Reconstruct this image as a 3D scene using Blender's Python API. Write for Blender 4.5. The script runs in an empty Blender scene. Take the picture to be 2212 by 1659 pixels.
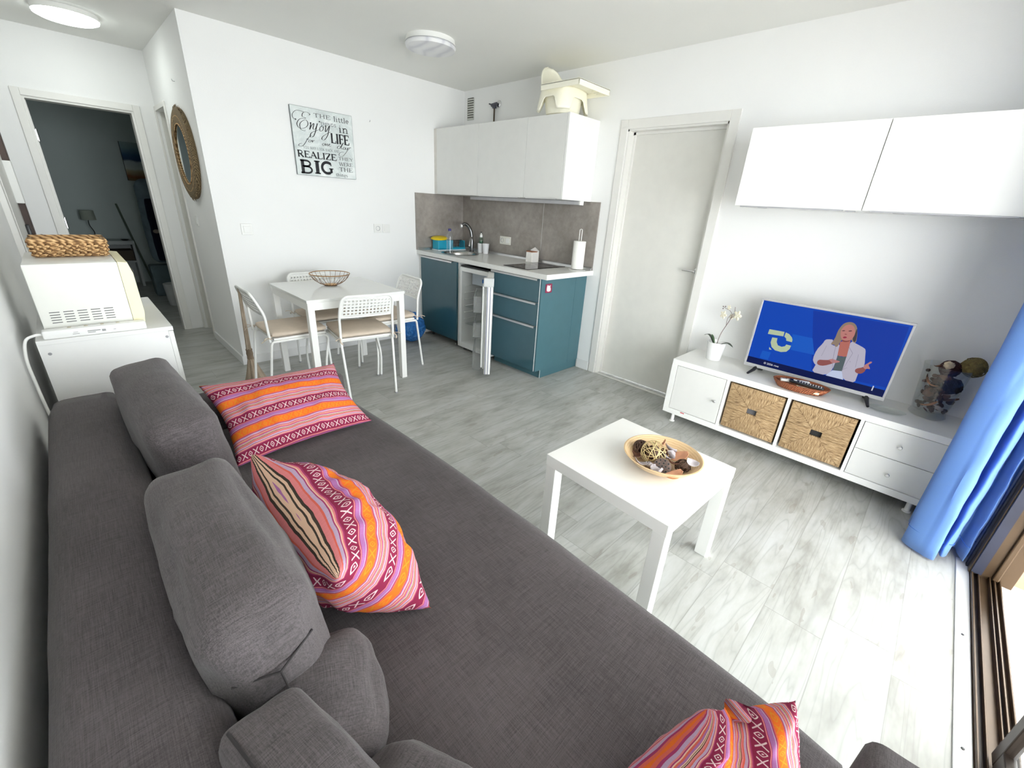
import bpy, bmesh, math, random
from mathutils import Vector, Matrix, noise
random.seed(7)
PI = math.pi
SC = bpy.context.scene
COL = SC.collection

# ---------------------------------------------------------------- camera, world, light, exposure
EXPO = 0.0
cam_d = bpy.data.cameras.new('camera')
cam = bpy.data.objects.new('camera', cam_d)
COL.objects.link(cam)
SC.camera = cam
yaw, pitch, roll, FPX = 0.8060, -0.3964, 0.0628, 912.9
fw = Vector((math.sin(yaw) * math.cos(pitch), math.cos(yaw) * math.cos(pitch), math.sin(pitch)))
rt = Vector((math.cos(yaw), -math.sin(yaw), 0))
up = rt.cross(fw)
r2 = math.cos(roll) * rt + math.sin(roll) * up
u2 = -math.sin(roll) * rt + math.cos(roll) * up
cam.matrix_world = Matrix(((r2.x, u2.x, -fw.x, -3.2059), (r2.y, u2.y, -fw.y, -3.9985), (r2.z, u2.z, -fw.z, 1.3855), (0, 0, 0, 1)))
cam_d.sensor_width = 36
cam_d.lens = 36 * FPX / 2212
cam_d.clip_start = 0.03
cam_d.clip_end = 100

SC.view_settings.view_transform = 'Standard'
SC.view_settings.look = 'None'
SC.view_settings.exposure = EXPO
SC.view_settings.gamma = 1
SC.view_settings.use_curve_mapping = False
SC.cycles.max_bounces = 14
SC.cycles.diffuse_bounces = 9
SC.cycles.glossy_bounces = 4
SC.cycles.transmission_bounces = 8
SC.cycles.transparent_max_bounces = 12
SC.cycles.caustics_reflective = False
SC.cycles.caustics_refractive = False
SC.cycles.sample_clamp_indirect = 6
try:
    SC.cycles.use_denoising = True
except Exception:
    pass

w = bpy.data.worlds.new('daylight')
SC.world = w
w.use_nodes = True
bg = w.node_tree.nodes['Background']
bg.inputs[0].default_value = (0.93, 0.97, 1.0, 1)
bg.inputs[1].default_value = 15.0

def portal(name, loc, rot, sx, sy):
    l = bpy.data.lights.new(name, 'AREA')
    l.shape = 'RECTANGLE'
    l.size = sx
    l.size_y = sy
    l.cycles.is_portal = True
    o = bpy.data.objects.new(name, l)
    COL.objects.link(o)
    o.location = loc
    o.rotation_euler = rot
portal('daylight_portal', (-1.95, -4.70, 1.05), (PI / 2, 0, 0), 2.6, 2.15)

# ---------------------------------------------------------------- material helpers
MATS = {}
def srgb(r, g, b):
    f = lambda c: (c / 255 / 12.92) if c / 255 <= 0.04045 else ((c / 255 + 0.055) / 1.055) ** 2.4
    return (f(r), f(g), f(b), 1)
class NT:
    def __init__(s, name):
        s.m = bpy.data.materials.new(name)
        s.m.use_nodes = True
        s.t = s.m.node_tree
        s.b = s.t.nodes['Principled BSDF']
    def n(s, typ, **kw):
        nd = s.t.nodes.new(typ)
        for k, v in kw.items():
            if k.startswith('i_'):
                nd.inputs[k[2:].replace('_', ' ')].default_value = v
            else:
                setattr(nd, k, v)
        return nd
    def l(s, a, b):
        s.t.links.new(a, b)
    def math(s, op, a, b=None, c=None):
        nd = s.t.nodes.new('ShaderNodeMath')
        nd.operation = op
        for i, x in enumerate((a, b, c)):
            if x is None: continue
            if isinstance(x, (int, float)): nd.inputs[i].default_value = x
            else: s.l(x, nd.inputs[i])
        return nd.outputs[0]
    def mix(s, f, a, b, blend='MIX'):
        nd = s.t.nodes.new('ShaderNodeMix')
        nd.data_type = 'RGBA'
        nd.blend_type = blend
        for i, x in ((0, f), (6, a), (7, b)):
            if isinstance(x, (int, float)): nd.inputs[i].default_value = x
            elif isinstance(x, tuple): nd.inputs[i].default_value = x
            else: s.l(x, nd.inputs[i])
        return nd.outputs[2]
    def coord(s, which='Object', scale=(1, 1, 1)):
        tc = s.n('ShaderNodeTexCoord')
        mp = s.n('ShaderNodeMapping')
        mp.inputs['Scale'].default_value = scale
        s.l(tc.outputs[which], mp.inputs[0])
        return mp.outputs[0]
    def noise(s, vec, scale, detail=3, rough=.5, dist=0):
        nd = s.n('ShaderNodeTexNoise')
        nd.inputs['Scale'].default_value = scale
        nd.inputs['Detail'].default_value = detail
        nd.inputs['Roughness'].default_value = rough
        nd.inputs['Distortion'].default_value = dist
        s.l(vec, nd.inputs['Vector'])
        return nd.outputs[0]
    def ramp(s, f, stops, interp='LINEAR'):
        nd = s.n('ShaderNodeValToRGB')
        nd.color_ramp.interpolation = interp
        e = nd.color_ramp.elements
        while len(e) > 1: e.remove(e[-1])
        e[0].position = stops[0][0]; e[0].color = stops[0][1]
        for p, c in stops[1:]:
            x = e.new(p); x.color = c
        s.l(f, nd.inputs[0])
        return nd.outputs[0]
    def bump(s, h, strength=.2, dist=.002):
        nd = s.n('ShaderNodeBump')
        nd.inputs['Strength'].default_value = strength
        nd.inputs['Distance'].default_value = dist
        s.l(h, nd.inputs['Height'])
        s.l(nd.outputs[0], s.b.inputs['Normal'])
    def base(s, x):
        if isinstance(x, tuple): s.b.inputs['Base Color'].default_value = x
        else: s.l(x, s.b.inputs['Base Color'])
    def p(s, **kw):
        for k, v in kw.items():
            s.b.inputs[k.replace('_', ' ')].default_value = v
def simple(name, col, rough=.5, metal=0, var=.06, nscale=12, bump=0, bscale=200, spec=.5, coat=0):
    if name in MATS: return MATS[name]
    t = NT(name)
    v = t.coord('Object')
    n = t.noise(v, nscale, 4)
    lo = tuple(c * (1 - var) for c in col[:3]) + (1,)
    hi = tuple(min(1, c * (1 + var)) for c in col[:3]) + (1,)
    t.base(t.ramp(n, [(.3, lo), (.7, hi)]))
    t.p(Roughness=rough, Metallic=metal)
    t.b.inputs['Specular IOR Level'].default_value = spec
    t.b.inputs['Coat Weight'].default_value = coat
    if bump: t.bump(t.noise(v, bscale, 3), bump, .001)
    MATS[name] = t.m
    return t.m
def emissive(name, col, strength):
    if name in MATS: return MATS[name]
    t = NT(name)
    t.base((0, 0, 0, 1))
    t.b.inputs['Emission Color'].default_value = col
    t.b.inputs['Emission Strength'].default_value = strength * 2 ** (-EXPO)
    t.p(Roughness=.4)
    t.b.inputs['Specular IOR Level'].default_value = .1
    MATS[name] = t.m
    return t.m
def glass(name, tint=(1, 1, 1, 1), refl=.08, rough=.02, face=.35):
    if name in MATS: return MATS[name]
    m = bpy.data.materials.new(name)
    m.use_nodes = True
    t = m.node_tree
    t.nodes.remove(t.nodes['Principled BSDF'])
    out = t.nodes['Material Output']
    tr = t.nodes.new('ShaderNodeBsdfTransparent'); tr.inputs[0].default_value = tint
    gl = t.nodes.new('ShaderNodeBsdfGlossy'); gl.inputs['Roughness'].default_value = rough
    lw = t.nodes.new('ShaderNodeLayerWeight'); lw.inputs[0].default_value = .35
    mm = t.nodes.new('ShaderNodeMath'); mm.operation = 'MULTIPLY_ADD'; mm.inputs[1].default_value = face; mm.inputs[2].default_value = refl * .5
    t.links.new(lw.outputs['Facing'], mm.inputs[0])
    mx = t.nodes.new('ShaderNodeMixShader')
    t.links.new(mm.outputs[0], mx.inputs[0]); t.links.new(tr.outputs[0], mx.inputs[1]); t.links.new(gl.outputs[0], mx.inputs[2])
    t.links.new(mx.outputs[0], out.inputs[0])
    MATS[name] = m
    return m

# ---------------------------------------------------------------- materials
WHITE = simple('white_lacquer', (.82, .82, .80, 1), .32, var=.01)
WHITE_MATT = simple('white_paint', (.80, .80, .79, 1), .55, var=.015)
FRAME_W = simple('door_frame_paint', (.77, .76, .73, 1), .4, var=.015)
LEAF_W = simple('door_leaf_paint', (.72, .71, .67, 1), .45, var=.02)
TUBE_W = simple('white_tube_steel', (.84, .84, .82, 1), .3, var=.01)
PLAST_W = simple('white_plastic', (.80, .80, .78, 1), .38, var=.01)
CREAM = simple('cream_plastic', srgb(236, 230, 190), .4, var=.02)
MW_W = simple('microwave_enamel', (.74, .74, .70, 1), .4, var=.02)
CAB_GREY = simple('light_grey_laminate', (.72, .72, .70, 1), .35, var=.015)
TEAL = simple('teal_high_gloss', srgb(52, 88, 100), .16, var=.03, spec=.6)
TEAL_SIDE = simple('teal_laminate', srgb(66, 104, 114), .4, var=.03)
ALU = simple('brushed_aluminium', (.66, .66, .66, 1), .3, .9, var=.05)
CHROME = simple('chrome', (.75, .75, .76, 1), .12, 1, var=.03)
STEEL = simple('stainless_steel', (.42, .41, .39, 1), .25, 1, var=.08)
BLACK = simple('black_plastic', (.012, .012, .014, 1), .35, var=.1)
DARK = simple('dark_void', (.02, .02, .02, 1), .8, var=.1)
GREYP = simple('grey_plastic', (.35, .35, .37, 1), .4, var=.05)
BRONZE = simple('bronze_aluminium', srgb(76, 59, 41), .35, .35, var=.12, nscale=6)
BRONZE_D = simple('dark_bronze_aluminium', srgb(44, 34, 28), .4, .3, var=.2, nscale=8)
NAVY = simple('navy_gasket', srgb(24, 28, 48), .6, var=.2)
CUSH = simple('beige_canvas', srgb(203, 188, 172), .85, var=.05, bump=.25, bscale=700)
BAMBOO = None
PAPER = simple('paper', (.84, .83, .80, 1), .9, var=.02, bump=.1, bscale=90)

def wallmat(name, col):
    t = NT(name)
    v = t.coord('Object')
    a = t.noise(v, 1.3, 3)
    t.base(t.ramp(a, [(.3, tuple(c * .97 for c in col[:3]) + (1,)), (.7, col)]))
    t.p(Roughness=.9)
    t.b.inputs['Specular IOR Level'].default_value = .2
    t.bump(t.noise(v, 160, 3), .25, .002)
    return t.m
WALL = wallmat('wall_plaster', (.865, .865, .86, 1))
CEIL = wallmat('ceiling_plaster', (.84, .84, .815, 1))
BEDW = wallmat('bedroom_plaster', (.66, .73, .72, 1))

def floormat():
    t = NT('grey_oak_laminate')
    tc = t.n('ShaderNodeTexCoord')
    sx = t.n('ShaderNodeSeparateXYZ'); t.l(tc.outputs['Object'], sx.inputs[0])
    X, Y = sx.outputs[0], sx.outputs[1]
    r = t.math('DIVIDE', t.math('ADD', Y, 3.71 + .195 * 60), .195)
    row = t.math('FLOOR', r)
    wn = t.n('ShaderNodeTexWhiteNoise'); wn.noise_dimensions = '1D'; t.l(row, wn.inputs['W'])
    xo = t.math('ADD', t.math('DIVIDE', X, 1.29), t.math('MULTIPLY', wn.outputs[0], 3.7))
    cidx = t.math('FLOOR', xo)
    pid = t.math('ADD', t.math('MULTIPLY', row, 17.3), t.math('MULTIPLY', cidx, 5.7))
    wn2 = t.n('ShaderNodeTexWhiteNoise'); wn2.noise_dimensions = '1D'; t.l(pid, wn2.inputs['W'])
    tone = wn2.outputs[0]
    # grain coordinates, shifted per plank
    cb = t.n('ShaderNodeCombineXYZ')
    t.l(t.math('ADD', t.math('MULTIPLY', X, .75), t.math('MULTIPLY', tone, 37)), cb.inputs[0])
    t.l(t.math('ADD', t.math('MULTIPLY', Y, 9.0), t.math('MULTIPLY', tone, 91)), cb.inputs[1])
    big = t.noise(cb.outputs[0], 1.2, 2, .4, .5)
    rings = t.math('FRACT', t.math('MULTIPLY', big, 11))
    rings = t.math('POWER', t.math('ABSOLUTE', t.math('SUBTRACT', t.math('MULTIPLY', rings, 2), 1)), 5)
    cb2 = t.n('ShaderNodeCombineXYZ')
    t.l(t.math('MULTIPLY', X, 3), cb2.inputs[0]); t.l(t.math('MULTIPLY', Y, 60), cb2.inputs[1]); t.l(pid, cb2.inputs[2])
    fine = t.noise(cb2.outputs[0], 2.2, 4, .6)
    cb3 = t.n('ShaderNodeCombineXYZ')
    t.l(t.math('MULTIPLY', X, 2.2), cb3.inputs[0]); t.l(t.math('MULTIPLY', Y, 7), cb3.inputs[1]); t.l(pid, cb3.inputs[2])
    blot = t.noise(cb3.outputs[0], 1.4, 4, .62)
    col = t.ramp(blot, [(.30, srgb(142, 142, 136)), (.48, srgb(170, 171, 167)), (.70, srgb(186, 188, 187))])
    col = t.mix(t.math('MULTIPLY', rings, .38), col, srgb(120, 120, 115))
    col = t.mix(t.math('MULTIPLY', fine, .22), col, srgb(140, 136, 126))
    kn = t.noise(cb3.outputs[0], 2.6, 2, .5)
    col = t.mix(t.math('MULTIPLY', t.math('GREATER_THAN', kn, .68), .3), col, srgb(120, 110, 96))
    col = t.mix(t.math('MULTIPLY', tone, .10), col, srgb(226, 226, 224))
    fy = t.math('FRACT', r)
    e1 = t.math('LESS_THAN', t.math('MINIMUM', fy, t.math('SUBTRACT', 1, fy)), .008)
    fx = t.math('FRACT', xo)
    e2 = t.math('LESS_THAN', t.math('MINIMUM', fx, t.math('SUBTRACT', 1, fx)), .0012)
    edge = t.math('MAXIMUM', e1, e2)
    col = t.mix(t.math('MULTIPLY', edge, .45), col, srgb(120, 118, 112))
    t.base(col)
    t.l(t.math('ADD', t.math('MULTIPLY', fine, .12), .30), t.b.inputs['Roughness'])
    t.b.inputs['Specular IOR Level'].default_value = .45
    t.bump(t.math('SUBTRACT', t.math('MULTIPLY', fine, .4), edge), .12, .001)
    return t.m
FLOOR = floormat()

def concretemat():
    t = NT('concrete_look_laminate')
    v = t.coord('Object')
    a = t.noise(v, 3.2, 7, .62, .4)
    b = t.noise(v, 22, 5, .6)
    c = t.ramp(a, [(.3, srgb(118, 111, 106)), (.5, srgb(146, 139, 133)), (.7, srgb(170, 163, 158))])
    t.base(t.mix(.35, c, t.ramp(b, [(.3, srgb(120, 114, 109)), (.7, srgb(165, 158, 152))])))
    t.p(Roughness=.5)
    t.bump(b, .05, .001)
    return t.m
CONC = concretemat()

def fabricmat(name, dark, light, sc=1.0):
    t = NT(name)
    va = t.coord('Object', (14 * sc, 520 * sc, 200 * sc))
    vb = t.coord('Object', (520 * sc, 14 * sc, 520 * sc))
    vc = t.coord('Object', (300 * sc, 300 * sc, 14 * sc))
    a = t.noise(va, 1, 3, .6); b = t.noise(vb, 1, 3, .6); c = t.noise(vc, 1, 3, .6)
    big = t.noise(t.coord('Object'), 3.2, 2)
    s = t.math('ADD', t.math('MULTIPLY', a, .4), t.math('ADD', t.math('MULTIPLY', b, .4), t.math('ADD', t.math('MULTIPLY', c, .2), t.math('MULTIPLY', t.math('SUBTRACT', big, .5), .25))))
    t.base(t.ramp(s, [(.38, dark), (.62, light)]))
    t.p(Roughness=.95)
    t.b.inputs['Specular IOR Level'].default_value = .15
    t.b.inputs['Sheen Weight'].default_value = .12
    t.bump(t.math('ADD', a, b), .25, .001)
    return t.m
SOFA = fabricmat('charcoal_sofa_fabric', srgb(60, 55, 56), srgb(89, 83, 85), 1.4)
SOFA_C = fabricmat('charcoal_cushion_fabric', srgb(62, 58, 59), srgb(96, 90, 92), 1.3)

def stripemat(name, flip=1):
    t = NT(name)
    tc = t.n('ShaderNodeTexCoord')
    sx = t.n('ShaderNodeSeparateXYZ'); t.l(tc.outputs['UV'], sx.inputs[0])
    U, V = sx.outputs[0], sx.outputs[1]
    wob = t.noise(tc.outputs['UV'], 5, 2)
    Vw = t.math('ADD', V, t.math('MULTIPLY', t.math('SUBTRACT', wob, .5), .02))
    ph = t.math('FRACT', t.math('ADD', t.math('MULTIPLY', Vw, -2.68 * flip), 4.26))
    mar, lil, org, cor = srgb(140, 38, 74), srgb(176, 118, 176), srgb(245, 122, 34), srgb(228, 112, 92)
    pal, crm, grn, mag, pnk = srgb(198, 178, 206), srgb(240, 206, 176), srgb(52, 60, 48), srgb(170, 62, 112), srgb(232, 140, 140)
    st = [(0, mar), (.215, pnk), (.235, mag), (.25, lil), (.33, pal), (.35, mag), (.375, cor), (.40, org), (.59, cor), (.615, mag), (.635, pal), (.67, pnk),
          (.69, mag), (.705, crm), (.72, cor), (.75, lil), (.775, crm), (.79, grn), (.80, crm), (.812, grn), (.822, pnk), (.85, cor), (.87, pal), (.91, mag), (.925, crm), (.94, pnk), (.96, mag), (.98, mar)]
    col = t.ramp(ph, st, 'CONSTANT')
    def motif(center, half):
        b = t.math('DIVIDE', t.math('SUBTRACT', ph, center), half * 2)     # -.5..5
        inb = t.math('LESS_THAN', t.math('ABSOLUTE', b), .5)
        uu = t.math('MULTIPLY', U, 27)
        a = t.math('SUBTRACT', t.math('FRACT', uu), .5)
        aa, ab = t.math('ABSOLUTE', a), t.math('ABSOLUTE', b)
        par = t.math('GREATER_THAN', t.math('FRACT', t.math('MULTIPLY', t.math('FLOOR', uu), .5)), .25)
        X = t.math('LESS_THAN', t.math('ABSOLUTE', t.math('SUBTRACT', aa, t.math('MULTIPLY', ab, .9))), .09)
        d = t.math('SQRT', t.math('ADD', t.math('MULTIPLY', a, a), t.math('MULTIPLY', t.math('MULTIPLY', b, b), .8)))
        d2 = t.math('ADD', t.math('MULTIPLY', aa, .55), t.math('ADD', t.math('MULTIPLY', ab, .45), t.math('MULTIPLY', d, .4)))
        O = t.math('LESS_THAN', t.math('ABSOLUTE', t.math('SUBTRACT', d2, .30)), .055)
        O = t.math('MAXIMUM', O, t.math('LESS_THAN', d2, .09))
        m = t.math('ADD', t.math('MULTIPLY', par, X), t.math('MULTIPLY', t.math('SUBTRACT', 1, par), O))
        return t.math('MULTIPLY', m, inb)
    col = t.mix(motif(.105, .085), col, srgb(236, 214, 214))
    col = t.mix(t.math('MULTIPLY', motif(.495, .08), .75), col, srgb(224, 160, 34))
    thr = t.noise(t.coord('UV', (260, 14, 1)), 1, 2)
    col = t.mix(t.math('MULTIPLY', thr, .28), col, srgb(120, 60, 70))
    col = t.mix(1.0, col, (.80, .76, .78, 1), 'MULTIPLY')
    t.base(col)
    t.p(Roughness=.9)
    t.b.inputs['Specular IOR Level'].default_value = .15
    t.bump(t.noise(t.coord('UV', (300, 300, 1)), 1, 2), .3, .001)
    return t.m
STRIPE = stripemat('striped_woven_cotton')

def wovenmat():
    t = NT('seagrass_weave')
    tc = t.n('ShaderNodeTexCoord')
    sx = t.n('ShaderNodeSeparateXYZ'); t.l(tc.outputs['Object'], sx.inputs[0])
    Y, Z = sx.outputs[1], sx.outputs[2]
    q = t.math('GREATER_THAN', t.math('ABSOLUTE', Z), t.math('ABSOLUTE', Y))
    wob = t.noise(tc.outputs['Object'], 30, 3)
    wv = t.math('MULTIPLY', t.math('SUBTRACT', wob, .5), .006)
    cA = t.n('ShaderNodeCombineXYZ'); t.l(t.math('MULTIPLY', t.math('ADD', Y, wv), 300), cA.inputs[0]); t.l(t.math('MULTIPLY', Z, 26), cA.inputs[1])
    cB = t.n('ShaderNodeCombineXYZ'); t.l(t.math('MULTIPLY', t.math('ADD', Z, wv), 300), cB.inputs[0]); t.l(t.math('MULTIPLY', Y, 26), cB.inputs[1])
    a = t.noise(cA.outputs[0], 1, 2, .6); b = t.noise(cB.outputs[0], 1, 2, .6)
    s = t.math('ADD', t.math('MULTIPLY', q, a), t.math('MULTIPLY', t.math('SUBTRACT', 1, q), b))
    c = t.ramp(s, [(.30, srgb(92, 70, 46)), (.44, srgb(146, 118, 84)), (.58, srgb(180, 152, 114)), (.75, srgb(206, 182, 146))])
    dg = t.math('LESS_THAN', t.math('ABSOLUTE', t.math('SUBTRACT', t.math('ABSOLUTE', Z), t.math('ABSOLUTE', Y))), .0022)
    t.base(t.mix(t.math('MULTIPLY', dg, .5), c, srgb(90, 66, 40)))
    t.p(Roughness=.85)
    t.bump(s, .6, .003)
    return t.m
WOVEN = wovenmat()

def braidmat(name, c1, c2, c3, sc=1):
    t = NT(name)
    v = t.coord('Object', (1, 1, 1))
    wv = t.n('ShaderNodeTexWave'); wv.wave_type = 'BANDS'; wv.bands_direction = 'DIAGONAL'
    wv.inputs['Scale'].default_value = 22 * sc; wv.inputs['Distortion'].default_value = 5; wv.inputs['Detail'].default_value = 2
    t.l(v, wv.inputs[0])
    n = t.noise(v, 60 * sc, 3)
    s = t.math('ADD', t.math('MULTIPLY', wv.outputs[1], .7), t.math('MULTIPLY', n, .3))
    t.base(t.ramp(s, [(.15, c1), (.45, c2), (.8, c3)]))
    t.p(Roughness=.75)
    t.bump(s, .8, .004)
    return t.m
BRAID = braidmat('water_hyacinth', srgb(112, 80, 48), srgb(184, 144, 96), srgb(214, 178, 130))
RATTAN = braidmat('brown_rattan', srgb(84, 40, 22), srgb(140, 76, 46), srgb(178, 108, 72), 3)
RAFFIA = braidmat('raffia_fringe', srgb(70, 56, 38), srgb(112, 94, 66), srgb(142, 122, 88), 2)

def bamboomat():
    t = NT('bamboo_wood')
    v = t.coord('Object', (1, 1, 1))
    wv = t.n('ShaderNodeTexWave'); wv.wave_type = 'RINGS'; wv.rings_direction = 'Z'
    wv.inputs['Scale'].default_value = 40; wv.inputs['Distortion'].default_value = 3; wv.inputs['Detail'].default_value = 3
    t.l(v, wv.inputs[0])
    t.base(t.ramp(wv.outputs[1], [(0, srgb(200, 168, 126)), (.5, srgb(208, 178, 138)), (1, srgb(214, 186, 148))]))
    t.p(Roughness=.35)
    return t.m
BAMBOO = bamboomat()
TWIG_D = simple('dark_twig', srgb(84, 60, 46), .7, var=.35, nscale=40)
TWIG_L = simple('pale_twig', srgb(196, 176, 128), .6, var=.2, nscale=40)
PETAL_G = simple('grey_dried_petal', srgb(176, 168, 172), .6, var=.15, nscale=30)
PETAL_O = simple('peach_dried_petal', srgb(206, 150, 118), .6, var=.15, nscale=30)
PETAL_B = simple('brown_dried_petal', srgb(112, 74, 56), .65, var=.25, nscale=30)
CURT = None
def curtmat():
    m = bpy.data.materials.new('blue_curtain_cloth')
    m.use_nodes = True
    t = m.node_tree
    b = t.nodes['Principled BSDF']
    tc = t.nodes.new('ShaderNodeTexCoord')
    ns = t.nodes.new('ShaderNodeTexNoise'); ns.inputs['Scale'].default_value = 400
    t.links.new(tc.outputs['Object'], ns.inputs[0])
    rp = t.nodes.new('ShaderNodeValToRGB')
    rp.color_ramp.elements[0].color = srgb(112, 154, 208); rp.color_ramp.elements[1].color = srgb(128, 172, 224)
    t.links.new(ns.outputs[0], rp.inputs[0]); t.links.new(rp.outputs[0], b.inputs['Base Color'])
    b.inputs['Roughness'].default_value = .7
    b.inputs['Sheen Weight'].default_value = .2
    tl = t.nodes.new('ShaderNodeBsdfTranslucent'); tl.inputs[0].default_value = srgb(160, 188, 240)
    mx = t.nodes.new('ShaderNodeMixShader'); mx.inputs[0].default_value = .5
    t.links.new(b.outputs[0], mx.inputs[1]); t.links.new(tl.outputs[0], mx.inputs[2])
    t.links.new(mx.outputs[0], t.nodes['Material Output'].inputs[0])
    return m
CURT = curtmat()

# ---------------------------------------------------------------- mesh helpers
def tag(o, label=None, cat=None, group=None, kind=None):
    if label: o['label'] = label
    if cat: o['category'] = cat
    if group: o['group'] = group
    if kind: o['kind'] = kind
    return o
def thing(name, label, cat, loc=(0, 0, 0), rotz=0, group=None, kind=None):
    o = bpy.data.objects.new(name, None)
    o.empty_display_size = .05
    COL.objects.link(o)
    o.location = loc
    o.rotation_euler = (0, 0, rotz)
    return tag(o, label, cat, group, kind)
def build(name, bm, mat, parent=None, loc=(0, 0, 0), rot=(0, 0, 0), smooth=False, label=None):
    me = bpy.data.meshes.new(name)
    bmesh.ops.recalc_face_normals(bm, faces=bm.faces[:])
    bm.to_mesh(me)
    bm.free()
    mats = mat if isinstance(mat, (list, tuple)) else [mat]
    for m in mats: me.materials.append(m)
    if smooth:
        me.polygons.foreach_set('use_smooth', [True] * len(me.polygons))
        try: me.set_sharp_from_angle(angle=math.radians(42))
        except Exception: pass
    o = bpy.data.objects.new(name, me)
    COL.objects.link(o)
    o.location = loc
    o.rotation_euler = rot
    if parent: o.parent = parent
    if label: o['label'] = label
    return o
def B(): return bmesh.new()
def join(bm, src):
    me = bpy.data.meshes.new('tmp')
    src.to_mesh(me); src.free()
    bm.from_mesh(me)
    bpy.data.meshes.remove(me)
def box(bm, x0, x1, y0, y1, z0, z1, bev=0, seg=2, M=None, mi=0):
    b = bmesh.new()
    bmesh.ops.create_cube(b, size=1)
    for v in b.verts:
        v.co = Vector(((x0 + x1) / 2 + v.co.x * (x1 - x0), (y0 + y1) / 2 + v.co.y * (y1 - y0), (z0 + z1) / 2 + v.co.z * (z1 - z0)))
    if bev: bmesh.ops.bevel(b, geom=b.edges[:], offset=bev, segments=seg, profile=.5, affect='EDGES')
    if M is not None: b.transform(M)
    for f in b.faces: f.material_index = mi
    join(bm, b)
    return bm
def bx(*a, **k): return box(B(), *a, **k)
def tube(bm, pts, r, n=10, closed=False, caps=True, flat=1.0):
    pts = [Vector(p) for p in pts]
    N = len(pts)
    rr = r if isinstance(r, (list, tuple)) else [r] * N
    rings = []
    prev = None
    for i, p in enumerate(pts):
        if closed: d = pts[(i + 1) % N] - pts[i - 1]
        else: d = pts[min(i + 1, N - 1)] - pts[max(i - 1, 0)]
        if d.length < 1e-9: d = Vector((0, 0, 1))
        d.normalize()
        if prev is None:
            a = Vector((0, 0, 1)) if abs(d.z) < .9 else Vector((1, 0, 0))
            nrm = d.cross(a).normalized()
        else:
            nrm = prev - d * prev.dot(d)
            if nrm.length < 1e-6: nrm = d.orthogonal()
            nrm.normalize()
        prev = nrm
        bi = d.cross(nrm)
        rings.append([bm.verts.new(p + (nrm * math.cos(t) + bi * math.sin(t) * flat) * rr[i]) for t in [2 * PI * k / n for k in range(n)]])
    for i in range(N if closed else N - 1):
        A, C = rings[i], rings[(i + 1) % N]
        for k in range(n):
            try: bm.faces.new((A[k], A[(k + 1) % n], C[(k + 1) % n], C[k]))
            except ValueError: pass
    if caps and not closed:
        bm.faces.new(rings[0][::-1]); bm.faces.new(rings[-1])
    return bm
def fillet(pts, r, n=5):
    pts = [Vector(p) for p in pts]
    out = [pts[0]]
    for i in range(1, len(pts) - 1):
        a, b, c = pts[i - 1], pts[i], pts[i + 1]
        d1 = (a - b); d2 = (c - b)
        rr = min(r, d1.length * .45, d2.length * .45)
        p1 = b + d1.normalized() * rr; p2 = b + d2.normalized() * rr
        for k in range(n + 1):
            t = k / n
            out.append(p1 * (1 - t) ** 2 + b * 2 * t * (1 - t) + p2 * t * t)
    out.append(pts[-1])
    return out
def smoothpts(pts, n=6, closed=False):
    P = [Vector(p) for p in pts]
    N = len(P); out = []
    rng = range(N) if closed else range(N - 1)
    for i in rng:
        if closed: a, b, c, d = P[i - 1], P[i], P[(i + 1) % N], P[(i + 2) % N]
        else: a, b, c, d = P[max(i - 1, 0)], P[i], P[i + 1], P[min(i + 2, N - 1)]
        for k in range(n):
            t = k / n
            out.append(.5 * ((2 * b) + (c - a) * t + (2 * a - 5 * b + 4 * c - d) * t * t + (-a + 3 * b - 3 * c + d) * t ** 3))
    if not closed: out.append(P[-1])
    return out
def lathe(bm, prof, n=32, M=None, cap0=False, cap1=False):
    b = bmesh.new()
    rings = []
    for r, z in prof:
        if r < 1e-6: rings.append([b.verts.new((0, 0, z))])
        else: rings.append([b.verts.new((r * math.cos(2 * PI * k / n), r * math.sin(2 * PI * k / n), z)) for k in range(n)])
    for A, C in zip(rings, rings[1:]):
        for k in range(n):
            k2 = (k + 1) % n
            if len(A) == 1 and len(C) == 1: continue
            if len(A) == 1: b.faces.new((A[0], C[k], C[k2]))
            elif len(C) == 1: b.faces.new((A[k], A[k2], C[0]))
            else: b.faces.new((A[k], A[k2], C[k2], C[k]))
    if cap0 and len(rings[0]) > 1: b.faces.new(rings[0])
    if cap1 and len(rings[-1]) > 1: b.faces.new(rings[-1])
    if M is not None: b.transform(M)
    join(bm, b)
    return bm
def prism(bm, pts2, f, t0, t1):
    """extrude 2-D outline; f(a,b,t)->xyz"""
    A = [bm.verts.new(f(a, b, t0)) for a, b in pts2]
    C = [bm.verts.new(f(a, b, t1)) for a, b in pts2]
    n = len(A)
    bm.faces.new(A); bm.faces.new(C[::-1])
    for i in range(n): bm.faces.new((A[i], A[(i + 1) % n], C[(i + 1) % n], C[i]))
    return bm
def ball(bm, c, r, seg=16, ring=10, s=(1, 1, 1)):
    M = Matrix.Translation(c) @ Matrix.Diagonal((r * s[0], r * s[1], r * s[2], 1))
    bmesh.ops.create_uvsphere(bm, u_segments=seg, v_segments=ring, radius=1, matrix=M)
    return bm
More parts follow.
